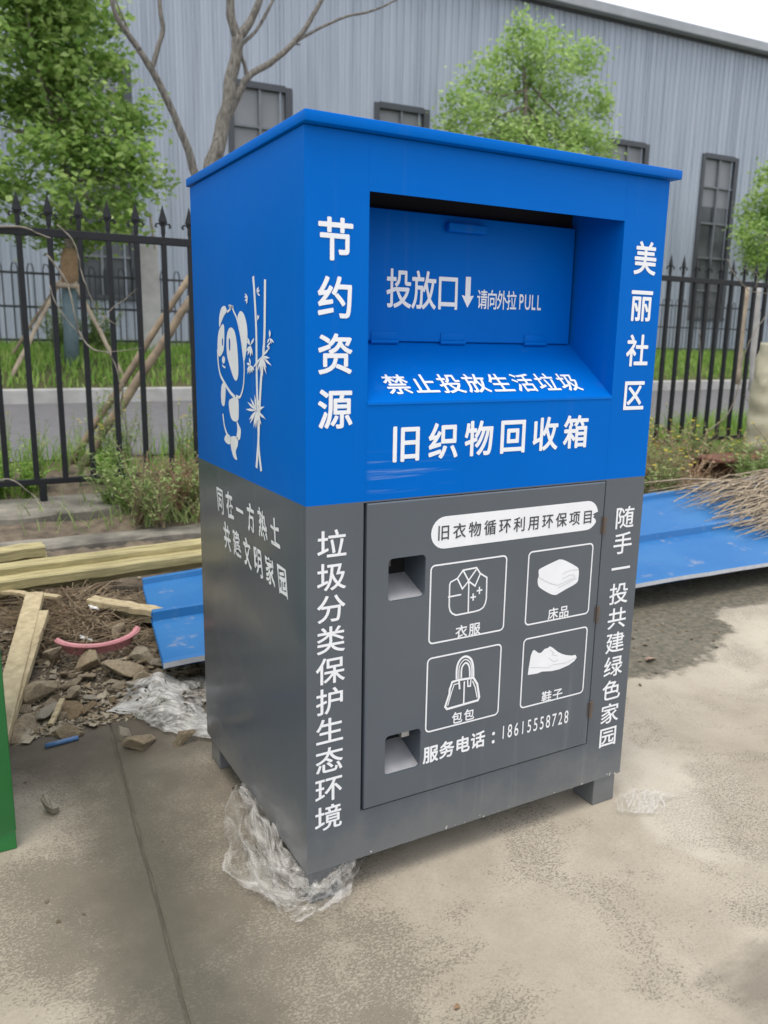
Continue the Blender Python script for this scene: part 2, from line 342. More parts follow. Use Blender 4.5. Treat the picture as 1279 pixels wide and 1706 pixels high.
for m_ in (RUBBLE, RUBBLE2):       # every piece of rubble has its own tone: grey, tan or muddy
    t_ = m_.node_tree; p_ = t_.nodes['Principled BSDF']; src = p_.inputs['Base Color'].links[0].from_socket
    rn = nd(t_, 'ShaderNodeObjectInfo').outputs['Random']
    tone = ramp(t_, rn, [(0.0,(1.25,1.22,1.18)),(0.35,(0.95,0.92,0.86)),(0.7,(1.0,0.86,0.66)),(1.0,(0.55,0.50,0.44))])
    lk(t_, mix(t_, 1.0, src, tone, 'MULTIPLY'), p_.inputs['Base Color'])
FILM = film('clear_plastic_film', (0.62,0.60,0.56), 0.03, 0.46, (8,1.0,1))
FILM2 = film('milky_plastic_film', (0.56,0.545,0.51), 0.50, 0.50, (2,6,1))
BSHEET = None
def blue_sheet():
    m, nt, p = newmat('blue_coated_steel'); v = coords(nt)
    c = mix(nt, sstep(nt, nz(nt, v, 2.4, 5, 0.6), 0.35, 0.7), (0.010,0.120,0.335), (0.026,0.148,0.36))
    c = mix(nt, mth(nt,'MULTIPLY', sstep(nt, nz(nt, v, 9, 6, 0.7), 0.58, 0.7), 0.45), c, (0.33,0.31,0.30))
    lk(nt, c, p.inputs['Base Color']); p.inputs['Roughness'].default_value = 0.45; p.inputs['Specular IOR Level'].default_value = 0.35
    bump(nt, p, nz(nt, v, 4, 2), 0.3, 0.01); return m
BSHEET = blue_sheet()

# ------------------------------------------------------------------ the setting: ground, kerbs, road, verge
def struct(name, mb, m, smooth=False): return tag(mb.build(name, m, None, smooth), kind='structure')
g = MB(); g.quad((-600,-600,-0.06),(600,-600,-0.06),(600,900,-0.06),(-600,900,-0.06)); struct('ground', g, SOIL)
def jx(y): return -0.335 + 0.075*y + (0.005*fb((y*1.7,0,3)) if y > -0.5 else 0)
ys = [-7,-4,-2,-1.2]+[-0.9+0.06*i for i in range(50)]+[2.3,3.75]
def slab(side):
    b = MB(); x_far = -8 if side < 0 else 14
    top = []
    for y in ys:
        e = jx(y) + side*(0.0026+0.0028*fb((y*14,side*5,1))); top.append(((e,y,-0.004),(e+side*0.006,y,0.0),(x_far,y,0.0),(e,y,-0.05)))
    for a, c in zip(top[:-1], top[1:]):
        b.quad(a[0],c[0],c[1],a[1]); b.quad(a[1],c[1],c[2],a[2]); b.quad(a[3],c[3],c[0],a[0])
    return b
struct('concrete_yard', slab(-1), CONC); struct('concrete_yard', slab(1), CONC)
jf = MB(); jf.quad((-0.95,-7,-0.009),(-0.80,-7,-0.009),(0.02,3.7,-0.009),(-0.12,3.7,-0.009)); struct('joint_filler', jf, simple('joint_dirt',(0.085,0.077,0.058),(0.17,0.15,0.115),12,0.95))
def wobble_box(a, b, mat, name, n=60, amp=0.012, r=0.02):
    """long kerb along x with uneven, chipped edges"""
    mb = MB(); (x0,y0,z0),(x1,y1,z1) = a, b; rows = []
    for i in range(n+1):
        x = x0+(x1-x0)*i/n
        q = lambda k: amp*fb((x*2.3, k*7.1, z1), 1, 4)
        rows.append([(x,y0+q(1),z0),(x,y0+q(1),z1-r+q(2)),(x,y0+r+q(3),z1+q(4)*.6),(x,y1-r,z1+q(5)*.6),(x,y1,z1-r),(x,y1,z0)])
    for p, q2 in zip(rows[:-1], rows[1:]):
        for j in range(5): mb.quad(p[j], q2[j], q2[j+1], p[j+1])
    mb.add(rows[0], [tuple(range(6))]); mb.add(rows[-1], [tuple(range(5,-1,-1))])
    return struct(name, mb, mat)
wobble_box((-6,3.75,-0.05),(14,3.98,0.065), OLDCONC, 'lower_kerb', 160)
wobble_box((-6,4.36,-0.05),(14,5.02,0.15), OLDCONC, 'upper_kerb', 160, 0.02)
def sheet(name, x0, x1, nx, prof, mat, amp=0.0, sc=1.0):
    mb = MB(); n = len(prof)
    V = [(x, y, z+amp*fb((x*sc,y*sc,1.7),1,4)) for x in np.linspace(x0,x1,nx) for (y,z) in prof]
    F = [(i*n+j,(i+1)*n+j,(i+1)*n+j+1,i*n+j+1) for i in range(nx-1) for j in range(n-1)]
    mb.add(V,F); return struct(name, mb, mat, True)
sheet('planting_bed', -6, 14, 120, [(3.96,0.03),(4.1,0.07),(4.25,0.08),(4.4,0.08)], SOIL, 0.03, 3)
sheet('roadside_soil', -8, 30, 150, [(5.0,0.10),(5.3,0.16),(5.7,0.19),(6.1,0.22),(6.4,0.243)], SOIL, 0.03, 2)
struct('road', MB().quad((-15,6.3,0.25),(45,6.3,0.25),(45,13.05,0.25),(-15,13.05,0.25)), ASPH)
wobble_box((-15,13.0,0.1),(45,13.25,0.49), KERB, 'road_kerb', 120, 0.006)
BERM = [(13.2,0.44),(13.4,0.60),(13.6,0.72),(13.9,0.85),(14.3,0.96),(15.0,1.06),(15.6,1.1),(17,1.1),(22,1.1)]
def bermz(y): return float(np.interp(y, [p[0] for p in BERM], [p[1] for p in BERM]))
TURF = simple('turf_soil', (0.065,0.095,0.022), (0.095,0.085,0.04), 3, 0.95, bmp=0.6)
sheet('grass_bank', -15, 45, 90, BERM, TURF, 0.05, 0.8)

# ------------------------------------------------------------------ the textile bin
BW, BD, BH, ZB, ZM = 1.041, 0.823, 1.80, 0.0907, 1.0104
DL, DR = 0.1504, 0.891
RT, RB, RY, RZ = 1.682, 1.234, 0.178, 1.368
BIN = thing('clothes_recycling_bin', 'blue and grey steel clothes recycling bin with white Chinese lettering on bare concrete', 'recycling bin', (0.52,0.41,0))
u = MB()     # upper cabinet
zt = BH-0.006
u.quad((0,0,ZM),(DL,0,ZM),(DL,0,zt),(0,0,zt)); u.quad((DR,0,ZM),(BW,0,ZM),(BW,0,zt),(DR,0,zt))
u.quad((DL,0,RT),(DR,0,RT),(DR,0,zt),(DL,0,zt)); u.quad((DL,0,ZM),(DR,0,ZM),(DR,0,RB),(DL,0,RB))
u.quad((0,BD,ZM),(0,0,ZM),(0,0,zt),(0,BD,zt)); u.quad((BW,0,ZM),(BW,BD,ZM),(BW,BD,zt),(BW,0,zt)); u.quad((BW,BD,ZM),(0,BD,ZM),(0,BD,zt),(BW,BD,zt))
u.build('upper_cabinet', BLUE, BIN)
l = MB()     # lower cabinet, with the opening for the door
l.quad((0,0,ZB),(DL-0.006,0,ZB),(DL-0.006,0,ZM),(0,0,ZM)); l.quad((DR+0.004,0,ZB),(BW,0,ZB),(BW,0,ZM),(DR+0.004,0,ZM))
l.quad((DL-0.006,0,ZB),(DR+0.004,0,ZB),(DR+0.004,0,0.222),(DL-0.006,0,0.222))
l.quad((DL-0.006,0,1.007),(DR+0.004,0,1.007),(DR+0.004,0,ZM),(DL-0.006,0,ZM))
l.quad((0,BD,ZB),(0,0,ZB),(0,0,ZM),(0,BD,ZM)); l.quad((BW,0,ZB),(BW,BD,ZB),(BW,BD,ZM),(BW,0,ZM)); l.quad((BW,BD,ZB),(0,BD,ZB),(0,BD,ZM),(BW,BD,ZM))
l.quad((0,BD,ZB),(BW,BD,ZB),(BW,0,ZB),(0,0,ZB))
# door rebate
a, b_, c0, c1, d = DL-0.006, DR+0.004, 0.222, 1.007, 0.03
l.quad((a,0,c0),(a,d,c0),(a,d,c1),(a,0,c1)); l.quad((b_,d,c0),(b_,0,c0),(b_,0,c1),(b_,d,c1)); l.quad((a,0,c0),(b_,0,c0),(b_,d,c0),(a,d,c0)); l.quad((a,d,c1),(b_,d,c1),(b_,0,c1),(a,0,c1))
l.build('lower_cabinet', GREY, BIN)
lid = MB(); lid.bev((-0.008,-0.022,BH-0.004),(BW+0.021,BD+0.012,BH+0.0185), 0.003); lo = lid.build('lid', BLUE, BIN); autosmooth(lo)
for xx in (DL-0.001, DR+0.001):  # welded pillar seams
    for za,zb in ((ZM+0.003,RB-0.004),(RT+0.002,BH-0.006)): MB().box((xx-0.0010,-0.0003,za),(xx+0.0010,0.0005,zb)).build('weld_seam', BLUE, BIN)
for (x0,x1,y0,y1) in ((0.945,1.030,0.008,0.095),(0.011,0.096,0.008,0.095),(0.011,0.096,0.730,0.817),(0.945,1.030,0.730,0.817)):
    k = MB().bev((x0,y0,0.0),(x1,y1,ZB+0.001), 0.003); k.build('leg', GREY, BIN)
# chute: side cheeks, roof, sill; flap at the back
ch = MB(); e = 0.0
ch.quad((DL,0,RB),(DL,RY+.02,RZ),(DL,RY+.02,RT),(DL,0,RT)); ch.quad((DR,RY+.02,RZ),(DR,0,RB),(DR,0,RT),(DR,RY+.02,RT))
ch.box((DL,0.0005,RT),(DR,0.0025,RT+0.012))
ch.quad((DL,0.0026,RT),(DL,RY+.02,RT),(DL,RY+.02,1.785),(DL,0.0026,1.785)); ch.quad((DR,RY+.02,RT),(DR,0.0026,RT),(DR,0.0026,1.785),(DR,RY+.02,1.785))
ch.quad((DL,RY+.02,1.785),(DR,RY+.02,1.785),(DR,0.0026,1.785),(DL,0.0026,1.785))
cho = ch.build('chute', BLUE, BIN)
si = MB(); si.add([(DL,-0.002,RB-0.004),(DR,-0.002,RB-0.004),(DR,-0.001,RB+0.002),(DL,-0.001,RB+0.002),(DR,RY+0.02,RZ+0.015),(DL,RY+0.02,RZ+0.015)], [(0,1,2,3),(3,2,4,5)])
si.build('sill', BLUE, cho)
bk = MB().quad((DL,RY+0.021,RZ),(DR,RY+0.021,RZ),(DR,RY+0.021,1.785),(DL,RY+0.021,1.785)); bk.build('chute_back', DARK, cho)  # shade of the open cavity, painted as a near-black sheet
fl = MB().bev((DL+0.004,RY-0.006,RZ+0.003),(DR-0.010,RY+0.006,1.680), 0.002); flo = fl.build('flap', BLUE, BIN)
hd = MB().bev((0.455,RY-0.026,1.640),(0.572,RY-0.0062,1.662), 0.004); hd.build('handle', BLUE, flo)
for hx in (0.285,0.487,0.758):
    h = MB().tube([(hx-0.038,RY-0.008,RZ+0.002),(hx,RY-0.008,RZ+0.002),(hx+0.038,RY-0.008,RZ+0.002)], 0.006, 10); h.bev((hx-0.036,RY-0.0085,RZ+0.004),(hx+0.036,RY-0.0062,RZ+0.026),0.0008)
    autosmooth(h.build('hinge', BLUE, flo))

# ---- flat shapes (decals, door skin)
def rrect(x0, x1, z0, z1, r, n=6, rot=False):
    P = []
    for (cx,cz,a0) in ((x1-r,z1-r,0),(x0+r,z1-r,90),(x0+r,z0+r,180),(x1-r,z0+r,270)):
        for i in range(n+1):
            a = R(a0+90*i/n); P.append((cx+r*math.cos(a), cz+r*math.sin(a)))
    return P
def flat(mb, loops, put, mi=0):
    pts = [p for lp in loops for p in lp]
    tris = tessellate_polygon([[Vector((x,y,0)) for x,y in lp] for lp in loops])
    out = []
    for t in tris:
        (ax,ay),(bx,by),(cx,cy) = (pts[i] for i in t)
        out.append(t if (bx-ax)*(cy-ay)-(by-ay)*(cx-ax) > 0 else t[::-1])
    mb.add([put(x,y) for x,y in pts], out, mi)
def ribbon(mb, P, w, put, closed=False, mi=0):
    n = len(P); L = []; Q = []
    for i in range(n):
        a = P[i-1] if (i > 0 or closed) else None; b = P[(i+1)%n] if (i < n-1 or closed) else None
        p = P[i]
        def nrm(s, t):
            dx, dy = t[0]-s[0], t[1]-s[1]; q = math.hypot(dx,dy) or 1; return (-dy/q, dx/q)
        if a and b:
            n1, n2 = nrm(a,p), nrm(p,b); mx, my = n1[0]+n2[0], n1[1]+n2[1]; q = max(mx*mx+my*my, 0.5)
            k = 2/q; mx *= k; my *= k
        else: mx, my = nrm(a,p) if a else nrm(p,b)
        ww = (w[i] if hasattr(w,'__len__') else w)/2
        L.append((p[0]+mx*ww, p[1]+my*ww)); Q.append((p[0]-mx*ww, p[1]-my*ww))
    V = [put(*q) for q in L+Q]
    m = n if closed else n-1
    mb.add(V, [(n+i, n+(i+1)%n, (i+1)%n, i) for i in range(m)], mi)
def spl(P, k=6, closed=False):
    """Catmull-Rom through 2-D points"""
    n = len(P); out = []
    for i in range(n if closed else n-1):
        g_ = lambda j: P[j % n] if closed else P[max(0,min(n-1,j))]
        p0,p1,p2,p3 = g_(i-1),g_(i),g_(i+1),g_(i+2)
        for j in range(k):
            t = j/k
            out.append(tuple(0.5*((2*p1[c])+(-p0[c]+p2[c])*t+(2*p0[c]-5*p1[c]+4*p2[c]-p3[c])*t*t+(-p0[c]+3*p1[c]-3*p2[c]+p3[c])*t**3) for c in (0,1)))
    if not closed: out.append(P[-1])
    return out
DY = -0.006                                            # door skin stands this proud
def on_front(lift=0.0009): return lambda x, z: (x, -lift, z)
def on_door(lift=0.0009): return lambda x, z: (x, DY-lift, z)
def on_side(lift=0.0009): return lambda x, z: (-lift, -x, z)     # x = -y on the left side
_kc = (RZ+0.015-RB-0.002)/(RY+0.021)
def on_sill(lift=0.0012): return lambda x, t: (x, t - lift*0.6, RB+0.002+_kc*(t+0.001)+lift)
def on_flap(lift=0.0009): return lambda x, z: (x, RY-0.006-lift, z)

GL = {}
def glyph(c, bold):
    if (c,bold) not in GL:
        cu = bpy.data.curves.new('glyph','FONT'); cu.body = c; cu.size = 1; cu.resolution_u = 5
        ob = bpy.data.objects.new('glyph', cu); COL.objects.link(ob); bpy.context.view_layer.update()
        me = bpy.data.meshes.new_from_object(ob.evaluated_get(bpy.context.evaluated_depsgraph_get()))
        GL[(c,bold)] = ([(v.co.x,v.co.y) for v in me.vertices], [tuple(p.vertices) for p in me.polygons])
        bpy.data.objects.remove(ob); bpy.data.curves.remove(cu); bpy.data.meshes.remove(me)
    return GL[(c,bold)]
def lettering(chars, cells, em, put, mat, parent, bold=0.012, wide=1.0, shear=0.0, name='lettering', brush=0.0, split=False):
    """one line of print; cells = centre of each character on the surface"""
    if split:          # widely spaced columns: every character is its own cut piece of vinyl
        for c, q in zip(chars, cells): lettering(c, [q], em, put, mat, parent, bold, wide, shear, name, brush)
        return
    mb = MB()
    for c, (cx,cz) in zip(chars, cells):
        V, F = glyph(c, bold)
        if brush: V = [(x+brush*noise.noise(Vector((x*3.1,y*3.1,cx*9)))+brush*.5*noise.noise(Vector((x*9,y*9,cx*5))), y+brush*noise.noise(Vector((x*3.1,y*3.1,cx*9+7)))) for x,y in V]
        xs = [v[0] for v in V]; ox = (min(xs)+max(xs))/2 if ord(c) < 256 else 0.5
        fs = []
        for f in F:
            a = sum(V[f[i]][0]*V[f[(i+1)%len(f)]][1]-V[f[(i+1)%len(f)]][0]*V[f[i]][1] for i in range(len(f)))
            fs.append(f if a > 0 else f[::-1])
        sh_ = [(0,0)] if bold <= 0 else [(0,0),(bold,0),(-bold,0),(0,bold),(0,-bold),(bold*.7,bold*.7),(-bold*.7,bold*.7),(bold*.7,-bold*.7),(-bold*.7,-bold*.7)]
        for i,(bx,bz) in enumerate(sh_):       # each pass of ink lies 0.04 mm above the last
            out = [put(cx+(x-ox+bx+shear*(y-.38))*em*wide, cz+(y+bz-0.38)*em) for x,y in V]
            p0,p1,p2 = (Vector(put(*q)) for q in ((0,0),(1,0),(0,1))); nn = (p1-p0).cross(p2-p0).normalized()*(0.00004*i)
            mb.add([(a+nn.x,b+nn.y,c_+nn.z) for a,b,c_ in out], fs)
    return mb.build(name, mat, parent)
def line(p, q, n): return [(p[0]+(q[0]-p[0])*i/(n-1), p[1]+(q[1]-p[1])*i/(n-1)) for i in range(n)]
F0, D0 = on_front(), on_door()
lettering('节约资源', line((0.071,1.579),(0.071,1.224),4), 0.091, F0, WHITE, BIN, 0.02, 0.96, split=True)
lettering('美丽社区', line((0.974,1.595),(0.971,1.238),4), 0.088, F0, WHITE, BIN, 0.02, 0.96, split=True)
lettering('垃圾分类保护生态环境', line((0.064,0.919),(0.057,0.232),10), 0.070, F0, WHITE, BIN, 0.012, 1.10, split=True)
lettering('随手一投共建绿色家园', line((0.974,0.897),(0.977,0.226),10), 0.067, F0, WHITE, BIN, 0.012, 1.14, split=True)
lettering('旧织物回收箱', line((0.254,1.140),(0.772,1.146),6), 0.090, F0, WHITE, BIN, 0.022, 0.98)
lettering('禁止投放生活垃圾', line((0.253,0.0475),(0.777,0.0475),8), 0.060, on_sill(), WHITE, cho, 0.016, 1.16)
FP = on_flap()
lettering('投放口', line((0.326,1.498),(0.470,1.496),3), 0.098, FP, WHITE, flo, 0.014, 0.76)
lettering('请向外拉', line((0.577,1.482),(0.673,1.482),4), 0.052, FP, WHITE, flo, 0.012, 0.66)
lettering('PULL', [(0.706,1.482),(0.727,1.482),(0.748,1.482),(0.767,1.482)], 0.056, FP, WHITE, flo, 0.012, 0.55)
am = MB(); flat(am, [[(0.523,1.536),(0.523,1.488),(0.512,1.490),(0.531,1.459),(0.550,1.490),(0.539,1.488),(0.539,1.536)]], FP); am.build('arrow', WHITE, flo)

# ---- door: skin with two rounded latch holes
dx0, dx1, dz0, dz1 = DL+0.001, DR-0.003, 0.227, 1.0055
holes = [(0.2095,0.3135,0.7615,0.8675),(0.2090,0.3125,0.3040,0.4110)]
DOOR_MB = MB()
hl = [rrect(a,b,c,d_,0.012)[::-1] for a,b,c,d_ in holes]
outer = [(dx0+.003,dz0+.003),(dx1-.003,dz0+.003),(dx1-.003,dz1-.003),(dx0+.003,dz1-.003)]
flat(DOOR_MB, [outer]+hl, lambda x,z: (x,DY,z))
o2 = [(dx0,dz0),(dx1,dz0),(dx1,dz1),(dx0,dz1)]
for i in range(4):
    j = (i+1)%4; A,B,C_,D_ = outer[i],outer[j],o2[j],o2[i]
    DOOR_MB.quad((A[0],DY,A[1]),(D_[0],DY+.002,D_[1]),(C_[0],DY+.002,C_[1]),(B[0],DY,B[1]))
    DOOR_MB.quad((D_[0],DY+.002,D_[1]),(D_[0],0.02,D_[1]),(C_[0],0.02,C_[1]),(C_[0],DY+.002,C_[1]))
door = DOOR_MB.build('door', GREY, BIN)
for k, (a,b,c,d_) in enumerate(holes):
    pk = MB(); lp = rrect(a,b,c,d_,0.012)
    n = len(lp)
    # side walls run straight back; the floor slopes up to the back like a scoop
    V = [(x,DY,z) for x,z in lp] + [(x,DY+0.006,z) for x,z in lp]
    pk.add(V, [(i,n+i,n+(i+1)%n,(i+1)%n) for i in range(n)], 0)
    yb = 0.10; e = 0.003
    pk.quad((a-e,DY+.006,c-e),(b+e,DY+.006,c-e),(b+e,yb,c+0.034),(a-e,yb,c+0.034), 1)
    pk.quad((a-e,yb,c+0.034),(b+e,yb,c+0.034),(b+e,yb,d_+e),(a-e,yb,d_+e), 2)
    pk.add([(a-e,DY+.006,c-e),(a-e,yb,c+0.034),(a-e,yb,d_+e),(a-e,DY+.006,d_+e)], [(0,1,2,3)], 0)
    pk.add([(b+e,DY+.006,c-e),(b+e,yb,c+0.034),(b+e,yb,d_+e),(b+e,DY+.006,d_+e)], [(3,2,1,0)], 0)
    pk.quad((a-e,yb,d_+e),(b+e,yb,d_+e),(b+e,DY+.006,d_+e),(a-e,DY+.006,d_+e), 2)
    pk.build('latch_recess', [GREY, POCKET_FLOOR, DARK], door)  # floor colour lightened for facing up; back and top painted as shade
    lm = MB()
    if k == 0: lm.tube([(a+0.022,0.04,d_-0.001),(a+0.022,0.04,d_-0.03)], 0.009, 12)
    else: lm.bev((a+0.062,0.02,d_-0.030),(a+0.086,0.04,d_+0.002), 0.002)
    lm.build('lock_bolt', STEEL if k else RUSTY, door)
for hz in (0.883, 0.625, 0.335):
    h = MB().tube([(DR-0.001,-0.010,hz-0.024),(DR-0.001,-0.010,hz),(DR-0.001,-0.010,hz+0.024)], 0.0055, 10)
    h.box((DR-0.010,-0.0072,hz-0.022),(DR-0.003,-0.0060,hz+0.022)); h.box((DR+0.002,-0.004,hz-0.022),(DR+0.012,0.0005,hz+0.022))
    autosmooth(h.build('hinge', RUSTY, door))
# pill sticker, torn at its right end
pl = MB(); L_ = []
zc, rr = 0.9165, 0.0405
for i in range(13): a = R(90+180*i/12); L_.append((0.326+rr+rr*math.cos(a), zc+rr*math.sin(a)))
for i in range(13):
    a = R(-90+180*i/12); p = (0.866-rr+rr*math.cos(a), zc+rr*math.sin(a))
    if i == 6: L_ += [(0.858,zc-0.013),(0.848,zc-0.006),(0.853,zc-0.002),(0.846,zc+0.001),(0.852,zc+0.004),(0.866,zc+0.008)]
    elif i not in (5,): L_.append(p)
flat(pl, [L_], on_door(0.0007)); pill = pl.build('white_sticker', WHITE, door)
lettering('旧衣物循环利用环保项目', line((0.362,0.917),(0.829,0.913),11), 0.041, on_door(0.0013), DARKTXT, pill, 0.012, 0.96)
# four pictogram frames
def zpt(ox, oy, k): 
    def f(P): 
        out = []
        for x,y in P:
            p = gy(ox+x*k, oy+y*k, DY); out.append((p.x,p.z))
        return out
    return f
def frame(x0,x1,z0,z1): 
    mb = MB(); flat(mb, [rrect(x0,x1,z0,z1,0.014), rrect(x0+.0042,x1-.0042,z0+.0042,z1-.0042,0.010)[::-1]], D0); return mb.build('pictogram_frame', WHITE, door)
frame(0.3265,0.5615,0.632,0.838); frame(0.630,0.858,0.632,0.838); frame(0.3245,0.5575,0.393,0.597); frame(0.629,0.859,0.393,0.596)
cap = dict(put=D0, mat=WHITE, parent=door)
lettering('衣服', [(0.4255,0.652),(0.4665,0.652)], 0.0345, bold=0.02, wide=1.08, **cap)
lettering('床品', [(0.727,0.653),(0.766,0.653)], 0.0345, bold=0.02, wide=1.08, **cap)
lettering('包包', [(0.4225,0.415),(0.4605,0.415)], 0.0345, bold=0.02, wide=1.0, **cap)
lettering('鞋子', [(0.7225,0.411),(0.7625,0.410)], 0.0345, bold=0.02, wide=1.08, **cap)
lettering('服务电话', line((0.344,0.331),(0.493,0.335),4), 0.049, bold=0.028, wide=.98, **cap); lettering('：', [(0.556,0.332)], 0.049, bold=0.028, wide=.98, split=True, **cap)
lettering('18615558728', line((0.577,0.3385),(0.801,0.3335),11), 0.055, bold=0.006, wide=.60, **cap)
sh = zpt(630,900,0.172); m = MB(); lw = 0.0042
ribbon(m, sh([(820,290),(950,265),(985,320),(1050,360),(1045,560),(1035,610),(1015,650),(980,675),(930,690),(750,725),(715,710),(695,685),(685,640),(690,430),(700,405),(765,370)]), lw, on_door(0.0007), True)
ribbon(m, sh([(822,295),(872,390),(948,282)]), lw, on_door(0.0009)); ribbon(m, sh([(765,372),(812,470),(872,395),(935,442),(985,325)]), lw, on_door(0.0011))
ribbon(m, sh([(874,400),(868,695)]), lw, on_door(0.0013)); ribbon(m, sh([(672,550),(800,525)]), lw, on_door(0.0013))
for (x,y) in ((978,485),(917,550)):
    ribbon(m, sh([(x,y-35),(x,y+35)]), lw, on_door(0.0007)); ribbon(m, sh([(x-27,y+5),(x+27,y-5)]), lw, on_door(0.0009))
m.build('shirt_pictogram', WHITE, door)
bg_ = zpt(620,1080,0.1798); m = MB(); lw = 0.0048
ribbon(m, spl(bg_([(780,285),(783,180),(810,110),(860,75),(910,97),(932,160),(935,265)]),4), 0.006, on_door(0.0007))
ribbon(m, spl(bg_([(822,275),(828,180),(862,135),(888,150),(900,190),(902,265)]),4), 0.005, on_door(0.0009))
ribbon(m, spl(bg_([(800,285),(803,180),(830,125),(862,103),(898,122),(916,170),(918,265)]),4), 0.003, on_door(0.0011))
ribbon(m, bg_([(795,292),(738,312),(715,380),(712,420),(672,540),(690,562),(975,480),(988,450),(970,330),(935,272)]), 0.0062, on_door(0.0013), True)
ribbon(m, bg_([(800,322),(755,335),(735,395),(695,530)]), 0.0030, on_door(0.0015)); ribbon(m, bg_([(925,300),(950,360),(968,455)]), 0.0034, on_door(0.0015))
ribbon(m, bg_([(850,305),(843,512)]), 0.0045, on_door(0.0016)); ribbon(m, bg_([(800,300),(806,378)]), 0.0052, on_door(0.0017)); ribbon(m, bg_([(880,292),(882,350),(905,348),(910,288)]), 0.0042, on_door(0.0017))
m.build('bag_pictogram', WHITE, door)
bd = zpt(850,820,0.1642); m = MB()
flat(m, [spl(bd([(285,800),(310,770),(470,692),(510,682),(560,695),(670,755),(692,790),(690,860),(670,920),(560,985),(480,1032),(455,1042),(400,1030),(300,970),(277,930),(277,880),(287,850)]),3,True)[::-1]], on_door(0.0007))
m.build('bedding_pictogram', WHITE, door)
m = MB()
for q in ([(287,865),(350,900),(420,930),(480,945),(530,920),(640,870)],[(525,830),(570,805),(620,790),(688,785)],[(525,880),(600,840),(640,838),(652,868)],[(480,970),(560,930),(670,870)]): ribbon(m, bd(q), 0.0012, on_door(0.0012))
m.build('fold_lines', FAINT, door)
sp = zpt(850,1030,0.1642); m = MB()
flat(m, [sp([(175,575),(185,500),(205,380),(225,330),(240,320),(262,335),(285,352),(310,350),(345,312),(380,300),(400,283),(430,300),(480,340),(520,360),(560,372),(620,378),(660,370),(664,384),(672,395),(650,430),(590,475),(500,515),(420,535),(320,540),(270,560)])[::-1]], on_door(0.0007))
m.build('shoe_pictogram', WHITE, door)
m = MB()
for q in ([(195,500),(380,502),(430,470),(560,452),(655,405)],[(400,320),(440,350),(420,370),(470,380)],[(385,400),(440,440),(480,420)]): ribbon(m, sp(q), 0.0012, on_door(0.0012))
m.build('stitch_lines', FAINT, door)

# ---- left side: brush lettering and the panda with bamboo
SD = on_side()
lettering('同在一方热土', line((-0.612,0.917),(-0.186,0.914),6), 0.077, SD, WHITE, BIN, 0.022, 0.80, -0.20, brush=0.11)
lettering('共建文明家园', line((-0.556,0.820),(-0.140,0.802),6), 0.077, SD, WHITE, BIN, 0.022, 0.80, -0.20, brush=0.11)
def side(P):
    out = []
    for x,y in P:
        p = gx(340+x/4.871, 450+y/4.871, 0.0); out.append((-p.y,p.z))
    return out
pm = MB(); S1 = on_side(0.0007)
def blob(P, holes=()): flat(pm, [spl(side(P),4,True)]+[spl(side(h),4,True)[::-1] for h in holes], S1)
blob([(122,440),(125,370),(140,310),(160,290),(176,300),(184,335),(160,375),(138,430),(128,462)])
blob([(272,390),(282,350),(300,332),(325,360),(345,430),(353,520),(348,600),(340,680),(327,738),(316,690),(308,600),(298,520),(286,450)])
blob([(125,480),(150,440),(163,455),(165,560),(160,640),(150,672),(132,700),(117,690),(110,620),(113,540)], [[(146,560),(154,560),(154,610),(147,610)]])
blob([(183,560),(195,490),(218,465),(245,490),(262,560),(274,680),(279,800),(275,870),(258,898),(235,860),(205,760),(186,680)], [[(202,560),(212,565),(213,650),(203,640)]])
blob([(146,730),(152,702),(164,702),(171,725),(165,755),(152,755)])
blob([(145,930),(165,915),(176,960),(169,1085),(156,1104),(143,1080),(138,1010)])
blob([(202,1070),(217,1045),(274,1035),(282,1150),(276,1220),(240,1225),(217,1190),(204,1120)])
blob([(265,1222),(285,1260),(299,1300),(290,1375),(264,1362),(271,1290)])
blob([(165,1370),(185,1330),(213,1350),(213,1410),(185,1405)])
blob([(217,1355),(270,1357),(275,1420),(258,1470),(268,1538),(242,1520),(220,1440)])
S2 = on_side(0.0012)
ribbon(pm, spl(side([(225,290),(245,340),(270,400),(300,540),(318,680),(328,780),(325,900),(315,970),(293,1030),(262,1020)]),4), 0.007, S2)
ribbon(pm, spl(side([(112,640),(118,760),(135,850),(165,910),(210,985),(255,1035)]),4), 0.010, S2)
ribbon(pm, spl(side([(188,340),(215,315),(205,290),(240,300)]),4), 0.006, S2); ribbon(pm, side([(150,770),(162,785),(175,790)]), 0.005, S2)
ribbon(pm, spl(side([(155,1165),(165,1250),(182,1315),(200,1350)]),4), 0.009, S2)
pm.build('panda_print', WHITE, BIN)
bmz = MB(); S3 = on_side(0.0009); S4 = on_side(0.0014)
ribbon(bmz, spl(side([(400,50),(412,220),(425,500),(428,800),(432,1000),(441,1250),(446,1450),(465,1632)]),4), 0.0125, S3)
ribbon(bmz, spl(side([(498,75),(496,300),(490,600),(466,880),(452,1150),(445,1350),(440,1450),(428,1605)]),4), 0.0135, S4)
rs = random.Random(3)
def leaves(cx, cy, angs, ln, wd=11):
    for a in angs:
        a2 = R(a+rs.uniform(-8,8)); L2 = ln*rs.uniform(.75,1.15); lift = 0.0016+rs.random()*0.0018
        P = [(cx,cy)]
        ux, uy = math.sin(a2), math.cos(a2)
        for t, s_ in ((.35,.8),(.6,1),(1,0),(.6,-1),(.35,-.8)):
            P.append((cx+ux*L2*t*0.55 - uy*wd*s_*0.6, cy+uy*L2*t + ux*wd*s_))
        flat(bmz, [side(P)], on_side(lift))
leaves(430,1140,(-165,-140,-110,-90,-60,-35,-15,5,20,35,60,100,150),140)
leaves(475,700,(-50,-30,-10,5,20,35,55,80,120,160),150); leaves(385,770,(-60,-30,-10,20,45,-100,-150),80)
